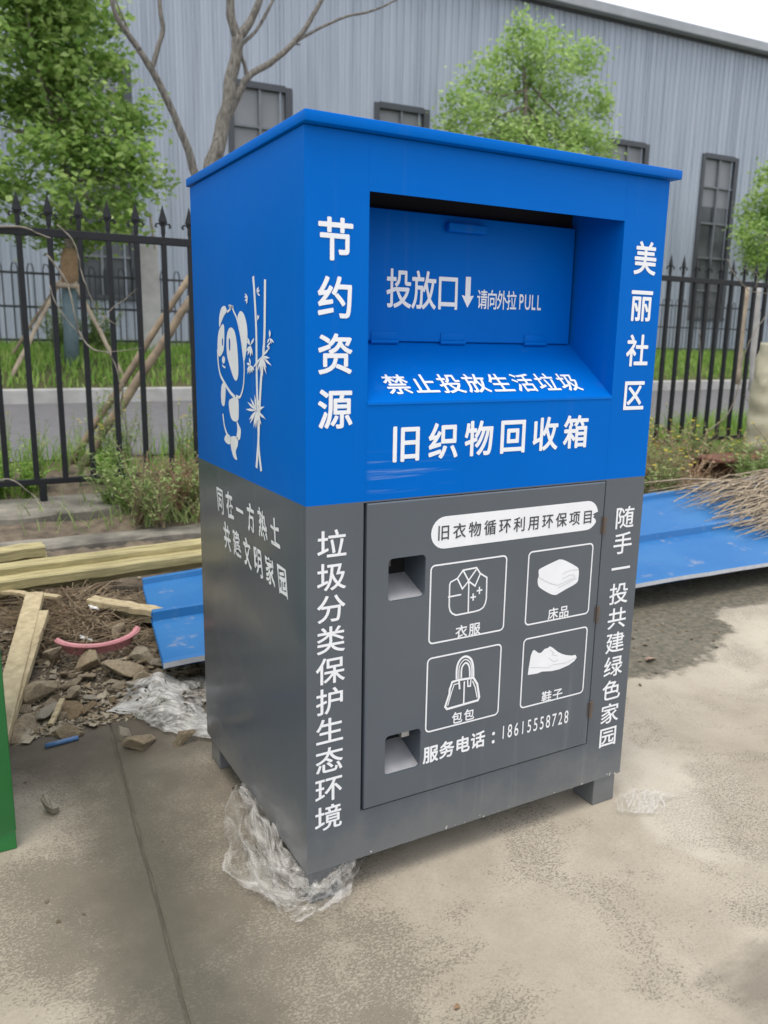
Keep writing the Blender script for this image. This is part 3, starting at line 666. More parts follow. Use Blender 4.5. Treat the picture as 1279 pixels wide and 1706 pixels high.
leaves(385,610,(-120,-150,-60,-30,0,20,140),95); leaves(360,225,(-100,-60,-130,-20),60,8); leaves(435,185,(150,170,110,60),60,8)
leaves(440,410,(175,150),60,7); leaves(540,550,(-170,170,-40,20,60),70,9); leaves(515,620,(60,120,90),60,8)
bmz.build('bamboo_print', WHITE, BIN)

# ------------------------------------------------------------------ green bin at the left edge
gb = thing('green_recycling_bin', 'green painted steel bin standing at the left edge beside the timber planks', 'recycling bin', (-1.12,0.98,0))
g1 = MB().bev((-1.645,0.580,0.055),(-0.603,1.40,1.80),0.004); autosmooth(g1.build('cabinet', GREENP, gb))
g2 = MB().bev((-1.665,0.560,1.797),(-0.583,1.42,1.822),0.004); autosmooth(g2.build('lid', GREENP, gb))
for (x0,y0) in ((-1.64,0.584),(-0.700,0.584),(-1.64,1.30),(-0.700,1.30)): MB().bev((x0,y0,0),(x0+.095,y0+.095,0.0555),0.003).build('leg', GREENP, gb)
g3 = MB().bev((-1.50,0.570,0.20),(-0.76,0.5805,1.00),0.003); autosmooth(g3.build('door', GREENP, gb))

# ------------------------------------------------------------------ warehouse behind
def wallmat():
    m, nt, p = newmat('blue_grey_profiled_steel'); v = coords(nt)
    n1 = nz(nt, scaled(nt, v, (2.5,1,0.10)), 1.2, 5, 0.6); n2 = nz(nt, scaled(nt, v, (9,1,0.25)), 1.0, 3)
    c = mix(nt, sstep(nt, n1, 0.35, 0.68), (0.39,0.435,0.505), (0.30,0.345,0.41))
    c = mix(nt, mth(nt,'MULTIPLY', sstep(nt, n2, 0.55, 0.72), 0.45), c, (0.20,0.22,0.25))
    lk(nt, c, p.inputs['Base Color']); p.inputs['Roughness'].default_value = 0.55; return m
WALL = wallmat()
GLASS, gnt, gp = newmat('window_glass')
gv = coords(gnt); lk(gnt, mix(gnt, sstep(gnt, nz(gnt, gv, 0.5, 3), 0.4, 0.6), (0.10,0.11,0.12), (0.05,0.056,0.062)), gp.inputs['Base Color'])
gp.inputs['Roughness'].default_value = 0.12; gp.inputs['Specular IOR Level'].default_value = 0.35
PANE_REFL = simple('painted_pane_reflection', (0.22,0.23,0.245), (0.18,0.19,0.205), 1.0, 0.4)  # pale grey standing in for the reflection on the upper panes
FRAME = simple('window_frame_grey', (0.055,0.062,0.072), (0.045,0.05,0.06), 4, 0.5)
MULL = simple('pale_mullion', (0.17,0.185,0.20), (0.13,0.145,0.16), 4, 0.5)
ROOFM = simple('roof_trim', (0.36,0.38,0.40), (0.28,0.30,0.32), 1.5, 0.5)
wh = thing('warehouse', 'long blue grey corrugated steel warehouse with tall dark windows behind the trees', 'warehouse', (7.0,18.0,1.1)); 
wx = [2.92+3.78*i for i in range(-3,9)]; ww, wz0, wz1 = 1.40, 2.3, 7.28; EAVE = 10.45
def corr(x0, x1, z0, z1, mb):
    n = max(1,int(round((x1-x0)/0.2))); p = (x1-x0)/n; X=[]
    for i in range(n):
        a = x0+i*p; X += [(a,0.0),(a+p*.52,0.0),(a+p*.62,-0.035),(a+p*.90,-0.035)]
    X.append((x1,0.0)); k = len(X)
    mb.add([(x,18.0+y,z) for z in (z0,z1) for x,y in X], [(i,i+1,k+i+1,k+i) for i in range(k-1)])
wm = MB(); edges = [-16.0]
for c in wx: edges += [c-ww/2, c+ww/2]
edges.append(36.0)
for i in range(0, len(edges), 2): corr(edges[i], edges[i+1], 1.1, EAVE, wm)
for c in wx:
    corr(c-ww/2, c+ww/2, wz1, EAVE, wm); corr(c-ww/2, c+ww/2, 1.1, wz0, wm)
wm.quad((-16,40,1.1),(-16,18,1.1),(-16,18,EAVE),(-16,40,EAVE)); wm.quad((36,18,1.1),(36,40,1.1),(36,40,EAVE),(36,18,EAVE)); wm.quad((36,40,1.1),(-16,40,1.1),(-16,40,EAVE),(36,40,EAVE))
wm.build('wall', WALL, wh)
rf = MB(); rf.add([(-16.3,17.7,EAVE+.22),(36.3,17.7,EAVE+.22),(36.3,29,EAVE+1.6),(-16.3,29,EAVE+1.6),(36.3,40.3,EAVE+.2),(-16.3,40.3,EAVE+.2)], [(0,1,2,3),(3,2,4,5)])
rfo = rf.build('roof', ROOFM, wh)
gt = MB(); gt.bev((-16.3,17.66,EAVE-0.05),(36.3,17.99,EAVE+0.21),0.02); gt.build('gutter', ROOFM, rfo)
gt = MB(); gt.bev((-16.3,17.90,EAVE-0.11),(36.3,17.985,EAVE-0.052),0.01); gt.build('fascia_line', FRAME, rfo)
sv = MB()
for x0_ in np.arange(-15.5,36,3.78): sv.box((x0_,17.955,1.1),(x0_+0.03,17.964,EAVE-0.12))
sv.build('sheet_joint', simple('sheet_joint_grey',(0.30,0.34,0.41),rough=0.6), wh)
for c in wx:
    f = MB(); a, b = c-ww/2, c+ww/2
    f.bev((a-.09,17.94,wz0),(a+.05,18.10,wz1),0.005); f.bev((b-.07,17.94,wz0),(b+.09,18.10,wz1),0.005)
    f.bev((a+.051,17.94,wz1-.12),(b-.071,18.10,wz1+.03),0.005); f.bev((a-.09,17.90,wz0-.1),(b+.09,18.10,wz0-.001),0.005)
    wo = f.build('window', FRAME, wh)
    gm = MB(); gm.quad((a,18.06,wz0),(b,18.06,wz0),(b,18.06,wz1),(a,18.06,wz1)); gm.build('pane', GLASS, wo)
    bl = MB(); bl.quad((a+.05,18.052,wz1-1.54),(b-.07,18.052,wz1-1.54),(b-.07,18.052,wz1-.1),(a+.05,18.052,wz1-.1)); bl.build('blind', PANE_REFL, wo)  # added sheet that paints the reflection over the upper glass
    q = MB(); q.box((c-.035,17.97,wz0),(c+.025,18.05,wz1-.12))
    for zz in (3.15,4.17,5.23,6.32): q.box((a+.05,17.975,zz-.025),(b-.07,18.049,zz+.025))
    q.build('mullion', MULL, wo)
wh.rotation_euler = (0,0,R(-3.4))

# ------------------------------------------------------------------ iron fences
def finial_mb():
    f = MB()
    f.add([(0,0,.235),(.026,0,.10),(0,.010,.10),(-.026,0,.10),(0,-.010,.10),(0,0,.055)], [(0,1,2),(0,2,3),(0,3,4),(0,4,1),(5,2,1),(5,3,2),(5,4,3),(5,1,4)])
    for s_ in (-1,1):
        f.tube([(0,0,.055),(s_*.018,0,.085),(s_*.036,0,.082),(s_*.044,0,.062),(s_*.034,0,.050)], [.008,.008,.007,.007,.005], 6)
    f.tube([(0,0,0.0),(0,0,.06)], .013, 8); return f
FY = 4.82; RAILT, RAILB = 2.085, 0.30
nf = thing('iron_fence', 'black iron spear topped fence on the concrete kerb in front of the road', 'fence', (0,FY,0.15))
MB().bev((-5,FY-.02,RAILT-.028),(13,FY+.02,RAILT+.028),0.004).build('rail', IRON, nf); MB().bev((-5,FY-.02,RAILB-.022),(13,FY+.02,RAILB+.022),0.004).build('rail', IRON, nf)
pk0 = None
for i in range(-28,60):
    x = 0.933+0.2025*i
    if x > 12.9 or x < -4.9: continue
    if pk0 is None:
        pmb = MB(); pmb.bev((x-.019,FY-.019,RAILB+.021),(x+.019,FY+.019,RAILT-.0275),0.003); pmb.tube([(x,FY,RAILT+.0275),(x,FY,RAILT+.06)],.013,8)
        pk0 = pmb.build('picket', IRON, nf); x_first = x
        fo = MB(); fm = finial_mb(); fo.add([(vx*1.3+x,vy*1.3+FY,vz*0.92+RAILT+.05) for vx,vy,vz in fm.v], fm.f); fin0 = fo.build('finial', IRON, pk0)
    else:
        c = pk0.copy(); COL.objects.link(c); c.parent = nf; c.location = (x-x_first,0,0)
        d2 = fin0.copy(); COL.objects.link(d2); d2.parent = c
for x in (-4.9,-2.45,-0.042,2.4,4.85,7.3,9.75,12.2):
    MB().bev((x-.026,FY-.022,0.13),(x+.026,FY+.022,RAILB-.0215),0.003).build('post', IRON, nf)
FY2 = 15.5
ff = thing('iron_fence', 'farther dark iron fence with looped tops on the grass bank by the warehouse', 'fence', (0,FY2,1.1))
for z in (1.28,1.90,2.52): MB().bev((-4,FY2-.02,z-.022),(22.5,FY2+.02,z+.022),0.004).build('rail', IRON2, ff)
p0 = None
for i in range(95):
    x = -3.9+0.278*i
    if p0 is None:
        mb = MB(); mb.tube([(x-.055,FY2,1.1),(x-.055,FY2,1.9),(x-.055,FY2,2.6),(x-.03,FY2,2.69),(x+.03,FY2,2.69),(x+.055,FY2,2.6),(x+.055,FY2,1.9),(x+.055,FY2,1.1)], .0125, 6)
        p0 = mb.build('looped_picket', IRON2, ff)
    else:
        c = p0.copy(); COL.objects.link(c); c.parent = ff; c.location = (0.278*i,0,0)

# ------------------------------------------------------------------ trees
def limb(mb, pts, r0, r1, n=10, sub=4, jit=0.0):
    P = [Vector(p) for p in pts]; out = []
    for i in range(len(P)-1):
        p0,p1,p2,p3 = P[max(0,i-1)],P[i],P[i+1],P[min(len(P)-1,i+2)]
        for j in range(sub):
            t = j/sub; out.append(0.5*((2*p1)+(-p0+p2)*t+(2*p0-5*p1+4*p2-p3)*t*t+(-p0+3*p1-3*p2+p3)*t**3))
    out.append(P[-1]); k = len(out)
    for i in range(1,k-1): out[i] += Vector((fb(out[i]*5),fb(out[i]*5+Vector((9,0,0))),0))*r0*0.35
    mb.tube(out, [r0+(r1-r0)*i/(k-1) for i in range(k)], n, jit=0.07)
def leaf_cloud(clumps, n, size, seed, flat_=0.75):
    rg = np.random.default_rng(seed); C = np.array([c[:3] for c in clumps]); Rr = np.array([c[3] for c in clumps])
    wgt = Rr**2; idx = rg.choice(len(C), n, p=wgt/wgt.sum())
    # twigs: leaves hang in little sprays, so gaps open between them
    ns = max(8,n//14); sidx = rg.choice(len(C), ns, p=wgt/wgt.sum())
    dirs = rg.normal(size=(ns,3)); dirs /= np.linalg.norm(dirs,axis=1)[:,None]
    rad = rg.uniform(0.25,1.0,ns)**0.5
    cen = C[sidx] + dirs*(rad*Rr[sidx])[:,None]*np.array([1,1,flat_]) 
    pick = rg.integers(0,ns,n); P = cen[pick] + rg.normal(size=(n,3))*size*1.05
    nrm = rg.normal(size=(n,3)); nrm[:,2] = np.abs(nrm[:,2])+0.9; nrm /= np.linalg.norm(nrm,axis=1)[:,None]
    t = rg.normal(size=(n,3)); t -= nrm*(t*nrm).sum(1)[:,None]; t /= np.linalg.norm(t,axis=1)[:,None]; b = np.cross(nrm,t)
    L = size*rg.uniform(0.6,1.25,n)[:,None]; Wd = L*0.36
    V = np.stack([P, P+t*L*.5+b*Wd+nrm*L*.10, P+t*L, P+t*L*.5-b*Wd+nrm*L*.10],1).reshape(-1,3)
    mb = MB(); mb.v = [tuple(v) for v in V.tolist()]
    mb.f = [f for i in range(n) for f in ((4*i,4*i+1,4*i+2),(4*i,4*i+2,4*i+3))]; mb.m = [0]*len(mb.f)
    return mb, cen
def leafy(label, base, clumps, n, size, mat, seed, tr, trunk_pts, wrap=None):
    t = thing('leafy_tree', label, 'tree', base)
    k = MB(); limb(k, trunk_pts, tr, tr*0.45)
    top = Vector(trunk_pts[-1])
    for c in clumps[::2]:
        q = Vector(c[:3]); a = Vector(trunk_pts[-2]).lerp(top, random.random())
        limb(k, [a, a.lerp(q,.5)+Vector((0,0,-.12)), q], tr*0.32, tr*0.06, 6, 3)
    ko = k.build('trunk', BARK2, t, True)
    if wrap:
        wv = MB(); wv.tube(wrap[0], [tr*1.25]*len(wrap[0]), 12); wv.build('trunk_wrap', WRAPBARK, ko, True)
        wv = MB(); wv.tube(wrap[1], [tr*1.1,tr*1.45,tr*1.5,tr*1.15], 12, jit=.08); wv.build('burlap_band', BURLAP, ko, True)
    mb, cen = leaf_cloud(clumps, n, size, seed); mb.build('crown', mat, t)
    return t
def cl(px, py, r, y, dy=0.0):                    # a clump: photo position and radius measured on the plane y
    p = gy(px,py,y); q = gy(px+r,py,y); return (p.x,y+dy,p.z,(q-p).length*0.74)
yt = 14.0; rnd = random.Random(11)
LT = [(20,20,75),(95,-20,75),(150,30,60),(60,95,75),(130,120,70),(10,160,60),(165,180,55),(95,200,70),(205,200,45),(245,195,32),(60,250,60),(150,260,65),(215,275,50),(255,300,30),(20,310,45),(105,330,60),(175,335,50),(40,380,36),(140,385,48),(90,395,34),(195,370,34),(-60,60,80),(-50,180,80),(-40,300,70),(20,-80,90),(120,-100,80),(230,330,28),(190,110,35),(90,30,70),(70,160,60)]
clT = [cl(x,y,r,yt+rnd.uniform(-.9,.9)) for x,y,r in LT]
b0 = gy(120,605,yt); b1 = gy(115,480,yt); b2 = gy(117,415,yt); b3 = gy(105,300,yt); b4 = gy(95,150,yt)
b0.z = bermz(yt)-0.05
leafy('large leafy tree with a blue green wrapped trunk at the left edge', b0, clT, 15500, 0.15, LEAF, 5, 0.105, [b0,b1,b2,b3,b4], ([b0,b0.lerp(b1,.5),b1],[b1-Vector((0,0,.02)),b1.lerp(b2,.3),b1.lerp(b2,.7),b2]))
yt = 14.0
MT = [(870,70,40),(850,120,55),(910,110,55),(960,100,40),(800,150,50),(770,180,40),(850,190,70),(925,185,60),(985,170,38),(1000,185,24),(780,225,50),(870,250,70),(950,245,60),(1000,230,30),(740,210,25),(865,45,22),(900,60,30),(960,250,50),(1010,255,22),(830,290,80),(930,310,80)]
clM = [cl(x,y,r,yt+rnd.uniform(-.7,.7)) for x,y,r in MT]
m0 = gy(880,560,yt); m0.z = bermz(yt)-.05; m1 = gy(882,420,yt); m2 = gy(878,330,yt); m3 = gy(875,220,yt); m4 = gy(872,110,yt)
leafy('light green bushy tree rising behind the blue bin lid', m0, clM, 13500, 0.12, LEAF2, 6, 0.10, [m0,m1,m2,m3,m4])
RTc = [(1280,285,20),(1300,290,34),(1302,330,44),(1262,350,30),(1245,380,20),(1238,392,18),(1288,390,46),(1266,415,28),(1262,440,18),(1300,430,50),(1350,330,60),(1340,400,80),(1275,440,30)]
yt = 13.9
clR = [cl(x,y,r,yt+rnd.uniform(-.7,.7)) for x,y,r in RTc]
r0 = gy(1290,610,yt); r0.z = bermz(yt)-.05; r1 = gy(1288,520,yt); r2 = gy(1288,440,yt); r3 = gy(1290,330,yt)
leafy('dark green leafy tree cut off by the right edge of the photo', r0, clR, 11000, 0.125, LEAF, 7, 0.09, [r0,r1,r2,r3])

by = 6.5
bt = thing('bare_tree', 'bare pruned tree with forked leafless limbs rising behind the bin', 'tree', gy(352,760,by))
def bp(x,y,dy=0): return gy(x,y,by+dy)
k = MB(); base = bp(352,775); base.z = 0.15
limb(k, [base,bp(348,600),bp(346,420),bp(352,290),bp(370,215),bp(385,130),bp(396,62)], .098, .052, 14, 5, .05)
limb(k, [bp(346,400),bp(335,325),bp(322,280),bp(300,215),bp(255,120),bp(232,85)], .048, .028, 10)
tr_ = k.build('trunk', BARK, bt, True)
for pts, a, b in (([(396,66),(385,25),(381,-40),(376,-120)],.048,.03),([(396,66),(415,40),(432,0),(450,-80)],.045,.026),([(372,215),(385,190),(410,130),(400,82),(425,52),(455,0),(478,-60)],.020,.014),
    ([(374,205),(409,132),(450,105),(492,68),(515,35),(538,-5),(575,-70)],.036,.018),([(492,70),(530,48),(575,28),(620,18),(660,0),(720,-30)],.016,.008),
    ([(234,88),(212,55),(195,30),(184,-5),(170,-60)],.028,.018),([(252,115),(262,85),(270,50),(266,10),(262,-60)],.026,.018),([(236,90),(222,70),(205,30),(190,-5)],.012,.008),([(498,62),(490,72),(500,74)],.012,.008)):
    q = MB(); limb(q, [bp(*p) for p in pts], a, b, 8); q.build('limb', BARK, bt, True)

# ------------------------------------------------------------------ stakes, post, vines
def pole(name, label, cat, p, q, r0, r1, mat, group=None, n=9):
    mb = MB(); p = Vector(p); q = Vector(q)
    pts = [p.lerp(q,t) for t in np.linspace(0,1,9)]
    for i in range(1,8): pts[i] += Vector((fb(pts[i]*3),0,fb(pts[i]*3+Vector((5,0,0)))))*r0*0.5
    mb.tube(pts, list(np.linspace(r0,r1,9)), n, jit=.05)
    return tag(mb.build(name, mat, None, True, at=p), label, cat, group)
st = lambda x,y,yy: gy(x,y,yy)
GS = 'wooden stakes propping the trees'
pole('wooden_stake','long dark weathered stake leaning behind the fence, the upper of the crossed pair','stake', st(104,792,6.15), st(322,452,6.35), .035,.030, POLE, GS)
pole('wooden_stake','long pale weathered stake leaning behind the fence, the lower of the crossed pair','stake', st(120,800,6.0), st(330,480,6.2), .045,.036, POLE, GS)
pole('wooden_stake','pale thin stake left of the blue green trunk, foot on the grass','stake', st(14,638,13.5), st(100,468,13.9), .04,.034, PALEPOLE, GS)
pole('wooden_stake','pale thin stake sloping right from the blue green trunk to the kerb','stake', st(207,632,13.45), st(125,470,13.8), .04,.034, PALEPOLE, GS)
pole('wooden_stake','dark thin stake far left behind the iron pickets','stake', st(6,612,14.4), st(92,480,14.2), .03,.026, POLE, GS)
pole('cross_bar','short pale bar tied across the blue green trunk','stake', st(92,474,13.78), st(132,478,13.78), .045,.045, PALEPOLE)
cpo = MB(); a_ = st(252,590,15.2); a_.z = 1.05; tpz = st(250,410,15.2).z
cpo.bev((a_.x-.19,15.05,a_.z),(a_.x+.19,15.35,tpz),0.02); tag(cpo.build('concrete_post', LIMEP, None, at=a_), 'thick pale grey concrete post behind the left fence', 'post')
cp2 = MB(); a2 = st(250,408,15.2); cp2.tube([a2+Vector((0.02,-.3,-.1)), st(250,358,14.9)], .022, 8); tag(cp2.build('thin_rod', PALEPOLE, None, at=a2), 'thin pale rod sticking up above the concrete post', 'rod')
pole('wooden_stake','pale stake with cut top behind the right fence, left of two','stake', st(1228,640,7.0), st(1243,478,7.0), .055,.05, PALEPOLE, GS)
pole('wooden_stake','thick grey stake by the right photo edge behind the fence','stake', st(1252,650,7.2), st(1262,470,7.2), .06,.055, LIMEP, GS)
GV = 'dead vines on the iron fence'
def vine(label, pts, y, r=.008, mat=None):
    mb = MB(); q = spl(pts, 6); P = [gy(x,yy,y) for x,yy in q]
    for i,p in enumerate(P): p += Vector((0,0.05*fb((i*.35,y,2)),0))
    mb.tube(P, list(np.linspace(r,r*.5,len(P))), 6); tag(mb.build('dead_vine', mat or VINE, None, True, at=P[0]), label, 'vine', GV)
vine('grey dead vine lying over the top rail at the left edge', [(-10,378),(30,378),(55,385),(82,397)], 4.77, .009)
vine('dead vine bulging down in front of the pickets to the crossed stakes', [(78,425),(110,470),(128,540),(150,580),(185,592),(200,640)], 4.74, .008)
vine('thin dead vine slanting beneath the bulging vine', [(82,475),(95,510),(130,555),(165,585),(235,580)], 4.76, .005)
vine('dead stem hanging from the rail past the trunk wrap', [(95,375),(120,400),(133,440),(142,475),(165,520),(200,545)], 4.75, .006)
vine('fine curved tendril rising to the pale post', [(165,545),(185,515),(210,497),(226,482)], 4.76, .004)
vine('dead stem forking down from the crossed stakes', [(205,640),(203,680),(212,720),(222,770)], 5.3, .008)
vine('bent pale stem lying over the kerb at the left edge', [(-5,800),(22,800),(48,820),(75,842)], 4.6, .006)
vine('looped pale tendril above the right fence rail', [(1211,432),(1222,458),(1245,482),(1285,490)], 4.76, .007)
vine('thin arched tendril beside the looped one on the right', [(1240,447),(1258,455),(1256,480),(1240,520)], 4.78, .005)
vine('pale dry stem leaning across the right pickets', [(1175,720),(1210,690),(1235,620),(1250,560),(1282,520)], 4.7, .009)
vine('thin upright dry stem before the right pickets', [(1165,760),(1164,650),(1163,545)], 4.6, .006)

# ------------------------------------------------------------------ blue roof sheet and things on it
def sheet_pt(s, v):
    """s 0..1 along, v 0 front .. 1 rear"""
    f = Vector((-0.017,1.327,0.15)).lerp(Vector((6.9,1.165,0.15)), s); r = Vector((0.144,2.40,0.15)).lerp(Vector((7.0,2.20,0.515)), s)
    return f.lerp(r, v)
bs = thing('blue_steel_sheet', 'long blue ribbed steel roofing sheet lying behind the bin on rubble', 'roofing sheet', (0.06,1.85,0.10))
prof = [(0,-.022),(0,.0),(.02,.004),(.20,.003),(.40,.0),(.43,.004),(.440,.040),(.470,.042),(.49,.004),(.53,.0),(.72,.003),(.93,.001),(.955,.004),(.965,.028),(.995,.030),(1.0,.0)]
mb = MB(); ns = 60; k_ = len(prof)
for i in range(ns+1):
    s_ = i/ns
    for j,(v,h) in enumerate(prof):
        p = sheet_pt(s_, v) + Vector((0,0,h+0.008*fb((s_*9,v*3,0)))); mb.v.append(tuple(p))
for i in range(ns):
    for j in range(k_-1): mb.f.append((i*k_+j,(i+1)*k_+j,(i+1)*k_+j+1,i*k_+j+1)); mb.m.append(1 if j == 0 else 0)
n0 = len(mb.v)
for i in range(ns+1):
    s_ = i/ns
    for v in (0.0,1.0):
        p = sheet_pt(s_, v) + Vector((0,0.003,-0.024)); mb.v.append(tuple(p))
for i in range(ns): mb.f.append((n0+2*i,n0+2*i+1,n0+2*i+3,n0+2*i+2)); mb.m.append(0)
EDGE = simple('pale_sheet_edge', (0.55,0.57,0.60), (0.45,0.47,0.5), 20, 0.4)
mb.build('sheet', [BSHEET, EDGE], bs)
for i,(x,y) in enumerate(((0.35,1.5),(0.5,2.2),(2.2,1.9),(2.6,2.2),(4.4,1.9),(5.6,1.8))):
    q = MB().bev((x,y,0.0),(x+.24,y+.14,0.118),0.008); tag(q.build('support_block', RUBBLE, None, at=(x,y,0)), 'grey concrete block propping the blue steel sheet', 'block', 'blocks under the blue sheet')
rb = thing('rusty_steel_channel', 'rusty red brown hollow steel beam lying by the right fence weeds', 'steel beam', (7.2,3.75,0))
q = MB()
for a,b in (((5.95,3.55,0.26),(9.6,3.95,0.285)),((5.95,3.55,0.0),(9.6,3.95,0.025)),((5.95,3.925,0.0255),(9.6,3.949,0.2595))): q.bev(a,b,0.004)
q.build('beam', RUST, rb)
rg = random.Random(21); q = MB()
for i in range(760):
    s_ = rg.uniform(.60,.99); v = rg.uniform(.22,.97)
    p = sheet_pt(s_, v); a = R(rg.gauss(187,10)); L = rg.uniform(.35,1.2)
    d = Vector((math.cos(a),math.sin(a),0)); h0 = rg.uniform(.015,.04+.34*max(0,s_-.62)); p.z += h0
    e_ = p + d*L; 
    if e_.x < 3.5: e_ = p + d*L*.5
    sv_ = (e_.x+.0)/6.95; e_.z = sheet_pt(min(1,max(0,sv_)), min(1,max(0,(e_.y-1.25)/1.05))).z + rg.uniform(.02,.07)
    mid = p.lerp(e_,.5)+Vector((rg.uniform(-.05,.05),rg.uniform(-.05,.05),rg.uniform(0,.06)))
    q.tube([p,p.lerp(mid,.5)+Vector((0,0,.01)),mid,e_], list(np.array([.0046,.0044,.004,.002])*rg.choice((.7,1,1,1.6))), 4, cap=False)
tag(q.build('brush_pile', TWIG, None, at=(5.2,1.8,0.3)), 'pile of dry grey brown twigs spread on the right end of the blue sheet', 'brushwood')
# woven sack by the right edge
sk = MB(); N = 40; M_ = 36; sc0 = Vector((7.50,4.12,0.1))
for i in range(M_+1):
    t = i/M_; z = 1.32*t; r_ = 0.36*(1-0.25*max(0,t-.75)*4*.55)*min(1,.75+t*2)
    for j in range(N):
        a = 2*math.pi*j/N; fold = 0.018*abs(math.sin(z*11+3*fb((math.cos(a)*.8,math.sin(a)*.8,z*1.2))))**.5+0.022*fb((math.cos(a)*2.5,math.sin(a)*2.5,z*6))
        sk.v.append((sc0.x+math.cos(a)*(r_+fold)+.05*t, sc0.y+math.sin(a)*(r_*.7+fold), sc0.z+z+.02*fb((a,z,0))))
for i in range(M_):
    for j in range(N): sk.f.append((i*N+j,i*N+(j+1)%N,(i+1)*N+(j+1)%N,(i+1)*N+j)); sk.m.append(0)
sk.f.append(tuple(range(M_*N,M_*N+N))); sk.m.append(0)
tag(sk.build('woven_sack', SACK, None, True, at=sc0), 'tall cream woven sack with sagging folds standing at the right edge', 'sack')

# ------------------------------------------------------------------ rubble heap left of the bin
def heap(x, y): return heap0(x, y) + 0.02*fb((x*9,y*9,2),1,3)*min(1,max(0,(y-1.38)*3)) + 0.008*fb((x*26,y*26,6),1,3)*min(1,max(0,(y-1.38)*3))
def heap0(x, y):
    d = min(max((y-1.45)/0.8,0),1)*min(max((3.72-y)/0.5,0.35),1); e_ = min(max((0.95-x)/0.5,0),1)
    return 0.004 + d*e_*(0.085+0.075*fb((x*1.6,y*1.6,0.5),1,4))
hm = MB(); nx, ny = 170, 130
xs = np.linspace(-3.2,1.0,nx); yy = np.linspace(1.30,3.74,ny)
for x in xs:
    for y in yy:
        edge = 0.10*fb((x*2.2,0,9),1,4)
        hm.v.append((x,y,heap(x,y) - (0.03 if y < 1.40+edge else 0)))
for i in range(nx-1):
    for j in range(ny-1): hm.f.append((i*ny+j,(i+1)*ny+j,(i+1)*ny+j+1,i*ny+j+1)); hm.m.append(0)
struct('dirt_heap', hm, SOIL, True)
rk = random.Random(5)
def chunk_mesh(seed, flatn=1.0, ln=1.0):
    rr = random.Random(seed); bm = bmesh.new()
    for i in range(rr.randint(9,14)):
        v = Vector((rr.gauss(0,1),rr.gauss(0,1),rr.gauss(0,1))).normalized()*rr.uniform(.75,1.1)
        # cut some sides flat
        v.x = max(-.8,min(.75,v.x)); v.z = max(-.55,min(.55,v.z)); bm.verts.new((v.x*ln,v.y*.8,v.z*flatn))
    r_ = bmesh.ops.convex_hull(bm, input=list(bm.verts)); bmesh.ops.delete(bm, geom=[g_ for g_ in r_['geom_interior'] if isinstance(g_, bmesh.types.BMVert)], context='VERTS')
    bmesh.ops.bevel(bm, geom=list(bm.edges), offset=.03, segments=1, affect='EDGES')
    bmesh.ops.triangulate(bm, faces=list(bm.faces)); bmesh.ops.subdivide_edges(bm, edges=list(bm.edges), cuts=1)
    for v in bm.verts: v.co += Vector((fb(v.co*2.2+Vector((seed,0,0))),fb(v.co*2.2+Vector((0,seed,0))),fb(v.co*2.2+Vector((0,0,seed)))))*.06
    me = bpy.data.meshes.new('rubble_chunk'); bm.to_mesh(me); bm.free(); return me
cms = []
for i in range(9):
    me = chunk_mesh(40+i, (.75,.42,.26)[i%3], (1.0,1.25,1.5)[i%3]); me.materials.append((RUBBLE,RUBBLE2)[i%2]); cms.append(me)
def chunk(x, y, z, s_, label, me=None, rot=None, group='broken concrete chunks in the rubble heap', name='rubble_chunk', cat='rubble', sc=(1,1,1)):
    o = bpy.data.objects.new(name, me or rk.choice(cms)); COL.objects.link(o); o.location = (x,y,z)
    o.rotation_euler = rot or (rk.uniform(-.4,.4),rk.uniform(-.4,.4),rk.uniform(0,6.28)); o.scale = (s_*sc[0],s_*sc[1],s_*sc[2]); return tag(o, label, cat, group)
for i in range(285):
    px_, py_ = rk.uniform(-15,345), rk.uniform(1075,1222) if rk.random() < .80 else rk.uniform(960,1075)
    if 95 < px_ < 228 and 990 < py_ < 1080: continue
    if py_ > 1195 and rk.random() < .5: continue
    s_ = rk.choice((.014,.018,.022,.026,.033,.042,.054))
    p = gz(px_,py_,0.08)
    if -.62 > p.x and p.y < 1.5: continue
    if p.y < 1.33: continue
    chunk(p.x,p.y,heap(p.x,p.y)+s_*.45,s_, 'small broken piece of grey concrete in the rubble heap left of the bin')
BIG = [(75,1030+75,.13,3,'flat grey concrete slab fragment below the pink basin rim'),(62,1148,.12,0,'large grey angular chunk beside the foot of the leaning planks'),(118,1162,.10,1,'dark grey flat fragment in front of the rubble heap'),
 (150,1100,.11,6,'pale crumbly concrete lump under the middle of the basin rim'),(205,1112,.12,4,'long tilted brown fragment in the centre of the heap'),(238,1092,.10,0,'upright grey chunk just left of the blue sheet edge'),
 (205,1070,.09,3,'grey chunk touching the right end of the pink basin rim'),(35,1192,.14,7,'long flat dark fragment at the front of the heap by the green bin'),(150,985,.10,0,'rounded pale grey stone behind the pink basin'),
 (110,1200,.07,1,'small grey flat piece at the front edge of the heap'),(235,1215,.09,6,'grey lump at the foot of the plastic film'),(310,1215,.08,3,'mottled lump under the plastic film next to the bin leg'),(205,1200,.06,0,'pale lump before the crumpled film')]
for (px_,py_,s_,k_,lab) in BIG:
    p = gz(px_,py_,0.06); s_ *= .8; chunk(p.x,p.y,heap(p.x,p.y)+s_*.35 if p.y > 1.45 else s_*(.14,.16,.10,.10)[k_%4],s_,lab,cms[k_],group=None)
p = gz(165,962,.15); br = chunk(p.x,p.y,heap(p.x,p.y)+.04,.05,'small orange brick fragment on the dirt behind the basin',group=None); br.data = br.data.copy(); br.data.materials[0] = BRICK; br.name = 'brick_fragment'
